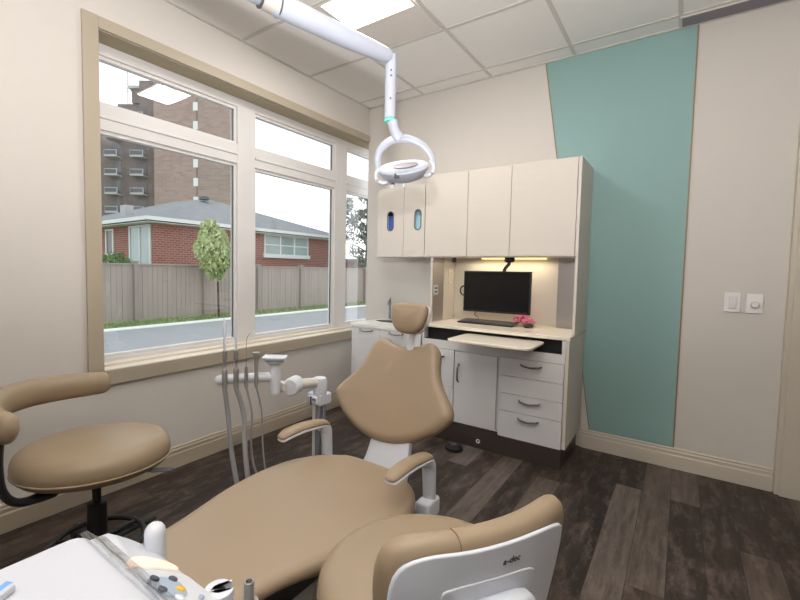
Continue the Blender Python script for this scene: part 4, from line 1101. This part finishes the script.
for k in range(9):
    z = 1.2+FH*k
    for x0, x1 in ((-6.9, -5.1), (-3.3, -1.4)):
        bm = BM(); box(bm, x0, x1, -.35, 1.2, z, z+.18); box(bm, x0, x1, -.35, -.25, z+.18, z+.95); box(bm, x0, x0+.1, -.35, 1.2, z+.18, z+.95); b_ = finish('balcony', bm, MT['balc'], ab, smooth=False)
        boxo('balcony_rail', (x0+.1, x1-.1, -.38, -.36, z+.30, z+.85), MT['greyd'], b_, 0)
        boxo('balcony_door', (x0+.2, x1-.2, 1.14, 1.19, z+.2, z+2.2), MT['panedark'], b_, 0)
    boxo('tower_window', (5.55, 6.2, -.05, -.005, z+1.35, z+2.5), MT['fascia'], ab, 0)
    boxo('tower_window', (-.95, -.45, 1.14, 1.19, z+.7, z+1.7), MT['panedark'], ab, 0)
boxo('downpipe_line', (5.95, 6.2, -.03, -.004, 1, 31.3), MT['brick3'], ab, 0)

# trees
def leaves(bm, c, rx, ry, rz, n, size, seed):
    rnd = random.Random(seed)
    for k in range(n):
        while True:
            p = Vector((rnd.uniform(-1, 1), rnd.uniform(-1, 1), rnd.uniform(-1, 1)))
            if .15 < p.length < 1: break
        p = Vector((c[0]+p.x*rx, c[1]+p.y*ry, c[2]+p.z*rz))
        R = Euler((rnd.uniform(0, 6.3), rnd.uniform(0, 6.3), rnd.uniform(0, 6.3))).to_matrix(); s = size*rnd.uniform(.6, 1.3)
        q = [(-s, 0, 0), (0, -s*.45, 0), (s, 0, 0), (0, s*.45, 0)]
        bm.faces.new([bm.verts.new(p+R @ Vector(v)) for v in q])
ty = thing('young_tree', 'small pale green young tree standing in front of the fence', 'tree', (-9.25, 4.83, GZ))
bm = BM(); tube(bm, [(-9.25, 4.83, GZ+.032), (-9.26, 4.81, .4), (-9.25, 4.79, 1.2), (-9.25, 4.81, 2.2)], [.035, .03, .025, .012], seg=8)
rb = random.Random(4)
for k in range(9):
    z = .9+k*.14; a = rb.uniform(0, 6.3); tube(bm, [(-9.255, 4.81, z), (-9.255+.25*math.cos(a), 4.81+.25*math.sin(a), z+.25), (-9.255+.42*math.cos(a), 4.81+.42*math.sin(a), z+.5)], [.012, .008, .004], seg=5)
finish('trunk', bm, MT['bark'], ty)
bm = BM()
for i, (dx, dy, z, r, n) in enumerate(((0, 0, 2.15, .44, 800), (.1, -.15, 1.75, .50, 900), (-.1, .3, 1.7, .50, 900), (0, .05, 1.3, .44, 700), (.05, .1, .98, .28, 240), (0, .38, 1.35, .32, 260), (0, -.1, 2.45, .28, 240))):
    leaves(bm, (-9.25+dx, 4.60+dy, z), r, r, r*.8, n, .065, 20+i)
finish('foliage', bm, MT['leaf'], ty, smooth=False)
ty = thing('far_tree', 'sparse dark green tree behind the fence at the right edge of the window', 'tree', (-12.4, 17.0, GZ))
bm = BM(); tube(bm, [(-12.4, 17.0, GZ-.03), (-12.35, 16.95, 1.5), (-12.3, 16.9, 3.4), (-12.3, 16.8, 5.6)], [.14, .12, .09, .04], seg=8)
for z, a, l in ((1.6, 3.6, 1.4), (2.2, 4.4, 1.6), (2.9, 3.9, 1.5), (3.5, 4.9, 1.5), (4.2, 3.8, 1.3), (2.5, 1.0, 1.5), (3.3, .4, 1.6), (4.3, 1.6, 1.4)):
    tube(bm, [(-12.3, 16.9, z), (-12.3+l*.5*math.cos(a), 16.9+l*.5*math.sin(a), z+.35), (-12.3+l*math.cos(a), 16.9+l*math.sin(a), z+.5)], [.045, .03, .012], seg=6)
finish('trunk', bm, MT['bark'], ty)
bm = BM(); rb = random.Random(9)
for i in range(80):
    z = rb.uniform(1.2, 5.6); a = rb.uniform(0, 6.3); r = rb.uniform(.3, 2.6)*(1-.10*abs(z-3.4))
    leaves(bm, (-12.3+r*math.cos(a), 16.9+r*math.sin(a), z), .40, .40, .30, 50, .11, 100+i)
finish('foliage', bm, MT['leaf2'], ty, smooth=False)
bs = thing('shrub', 'dark green shrub between the fence and the house window', 'shrub', (-15.2, 4.3, GZ))
bm = BM(); tube(bm, [(-15.2, 4.3, GZ-.03), (-15.2, 4.3, 1.0)], [.06, .03], seg=7); finish('stem', bm, MT['bark'], bs)
bm = BM()
for i, (dx, dz) in enumerate(((0, 0), (-.5, -.1), (.5, -.12), (-1.0, -.25), (.95, -.3))): leaves(bm, (-15.2+dx, 4.3, 1.15+dz), .6, .5, .62, 420, .09, 300+i)
finish('foliage', bm, MT['bush'], bs, smooth=False)

# ------------------------------------------------------------------ light
W = bpy.data.worlds.new('sky'); S.world = W; W.use_nodes = True
nt = W.node_tree; bg = nt.nodes['Background']
tc = N(nt, 'ShaderNodeTexCoord'); sp = N(nt, 'ShaderNodeSeparateXYZ'); nt.links.new(tc.outputs['Generated'], sp.inputs[0])
rp = N(nt, 'ShaderNodeValToRGB'); nt.links.new(sp.outputs[2], rp.inputs[0])
rp.color_ramp.elements[0].position = 0; rp.color_ramp.elements[0].color = (1.0, 1.0, 1.0, 1)
rp.color_ramp.elements[1].position = .6; rp.color_ramp.elements[1].color = (.80, .91, .97, 1)
e = rp.color_ramp.elements.new(.22); e.color = (.90, .96, .985, 1)
nt.links.new(rp.outputs[0], bg.inputs['Color']); bg.inputs['Strength'].default_value = 1.5

def light(name, kind, loc, energy, color=(1, 1, 1), rot=None, **k):
    ld = bpy.data.lights.new(name, kind); ld.energy = energy; ld.color = color
    for a, b in k.items(): setattr(ld, a, b)
    o = bpy.data.objects.new(name, ld); COL.objects.link(o); o.location = loc
    if rot: o.rotation_euler = rot
    return o
light('camera_flash', 'POINT', (2.42, -3.32, 1.62), 3.0, (1, .99, .97), shadow_soft_size=.12)
light('bounce_flash', 'AREA', (2.38, -3.28, 1.60), 66, (1, .985, .965), rot=Vector((-.24, .30, .92)).to_track_quat('-Z', 'Y').to_euler(), shape='DISK', size=.14)
for x, y, w, h in ((.907, -1.283, .42, .28), (2.02, -3.2, .44, 1.15), (3.19, -1.75, .44, 1.15), (3.19, -3.7, .44, 1.15)):  # first at the visible panel, the rest fill from the added unseen ones
    light('ceiling_panel_fill', 'AREA', (x, y, H-.016), 9 if x < 1 else .8, (1, .98, .95), shape='RECTANGLE', size=w, size_y=h)
light('niche_strip', 'AREA', (1.35, -.10, ZB-.02), 1.0, (1, .88, .62), shape='RECTANGLE', size=.6, size_y=.03)

S.view_settings.view_transform = 'Standard'
S.view_settings.look = 'None'
S.view_settings.exposure = .36
S.cycles.max_bounces = 10
S.cycles.use_denoising = True
S.cycles.transparent_max_bounces = 16
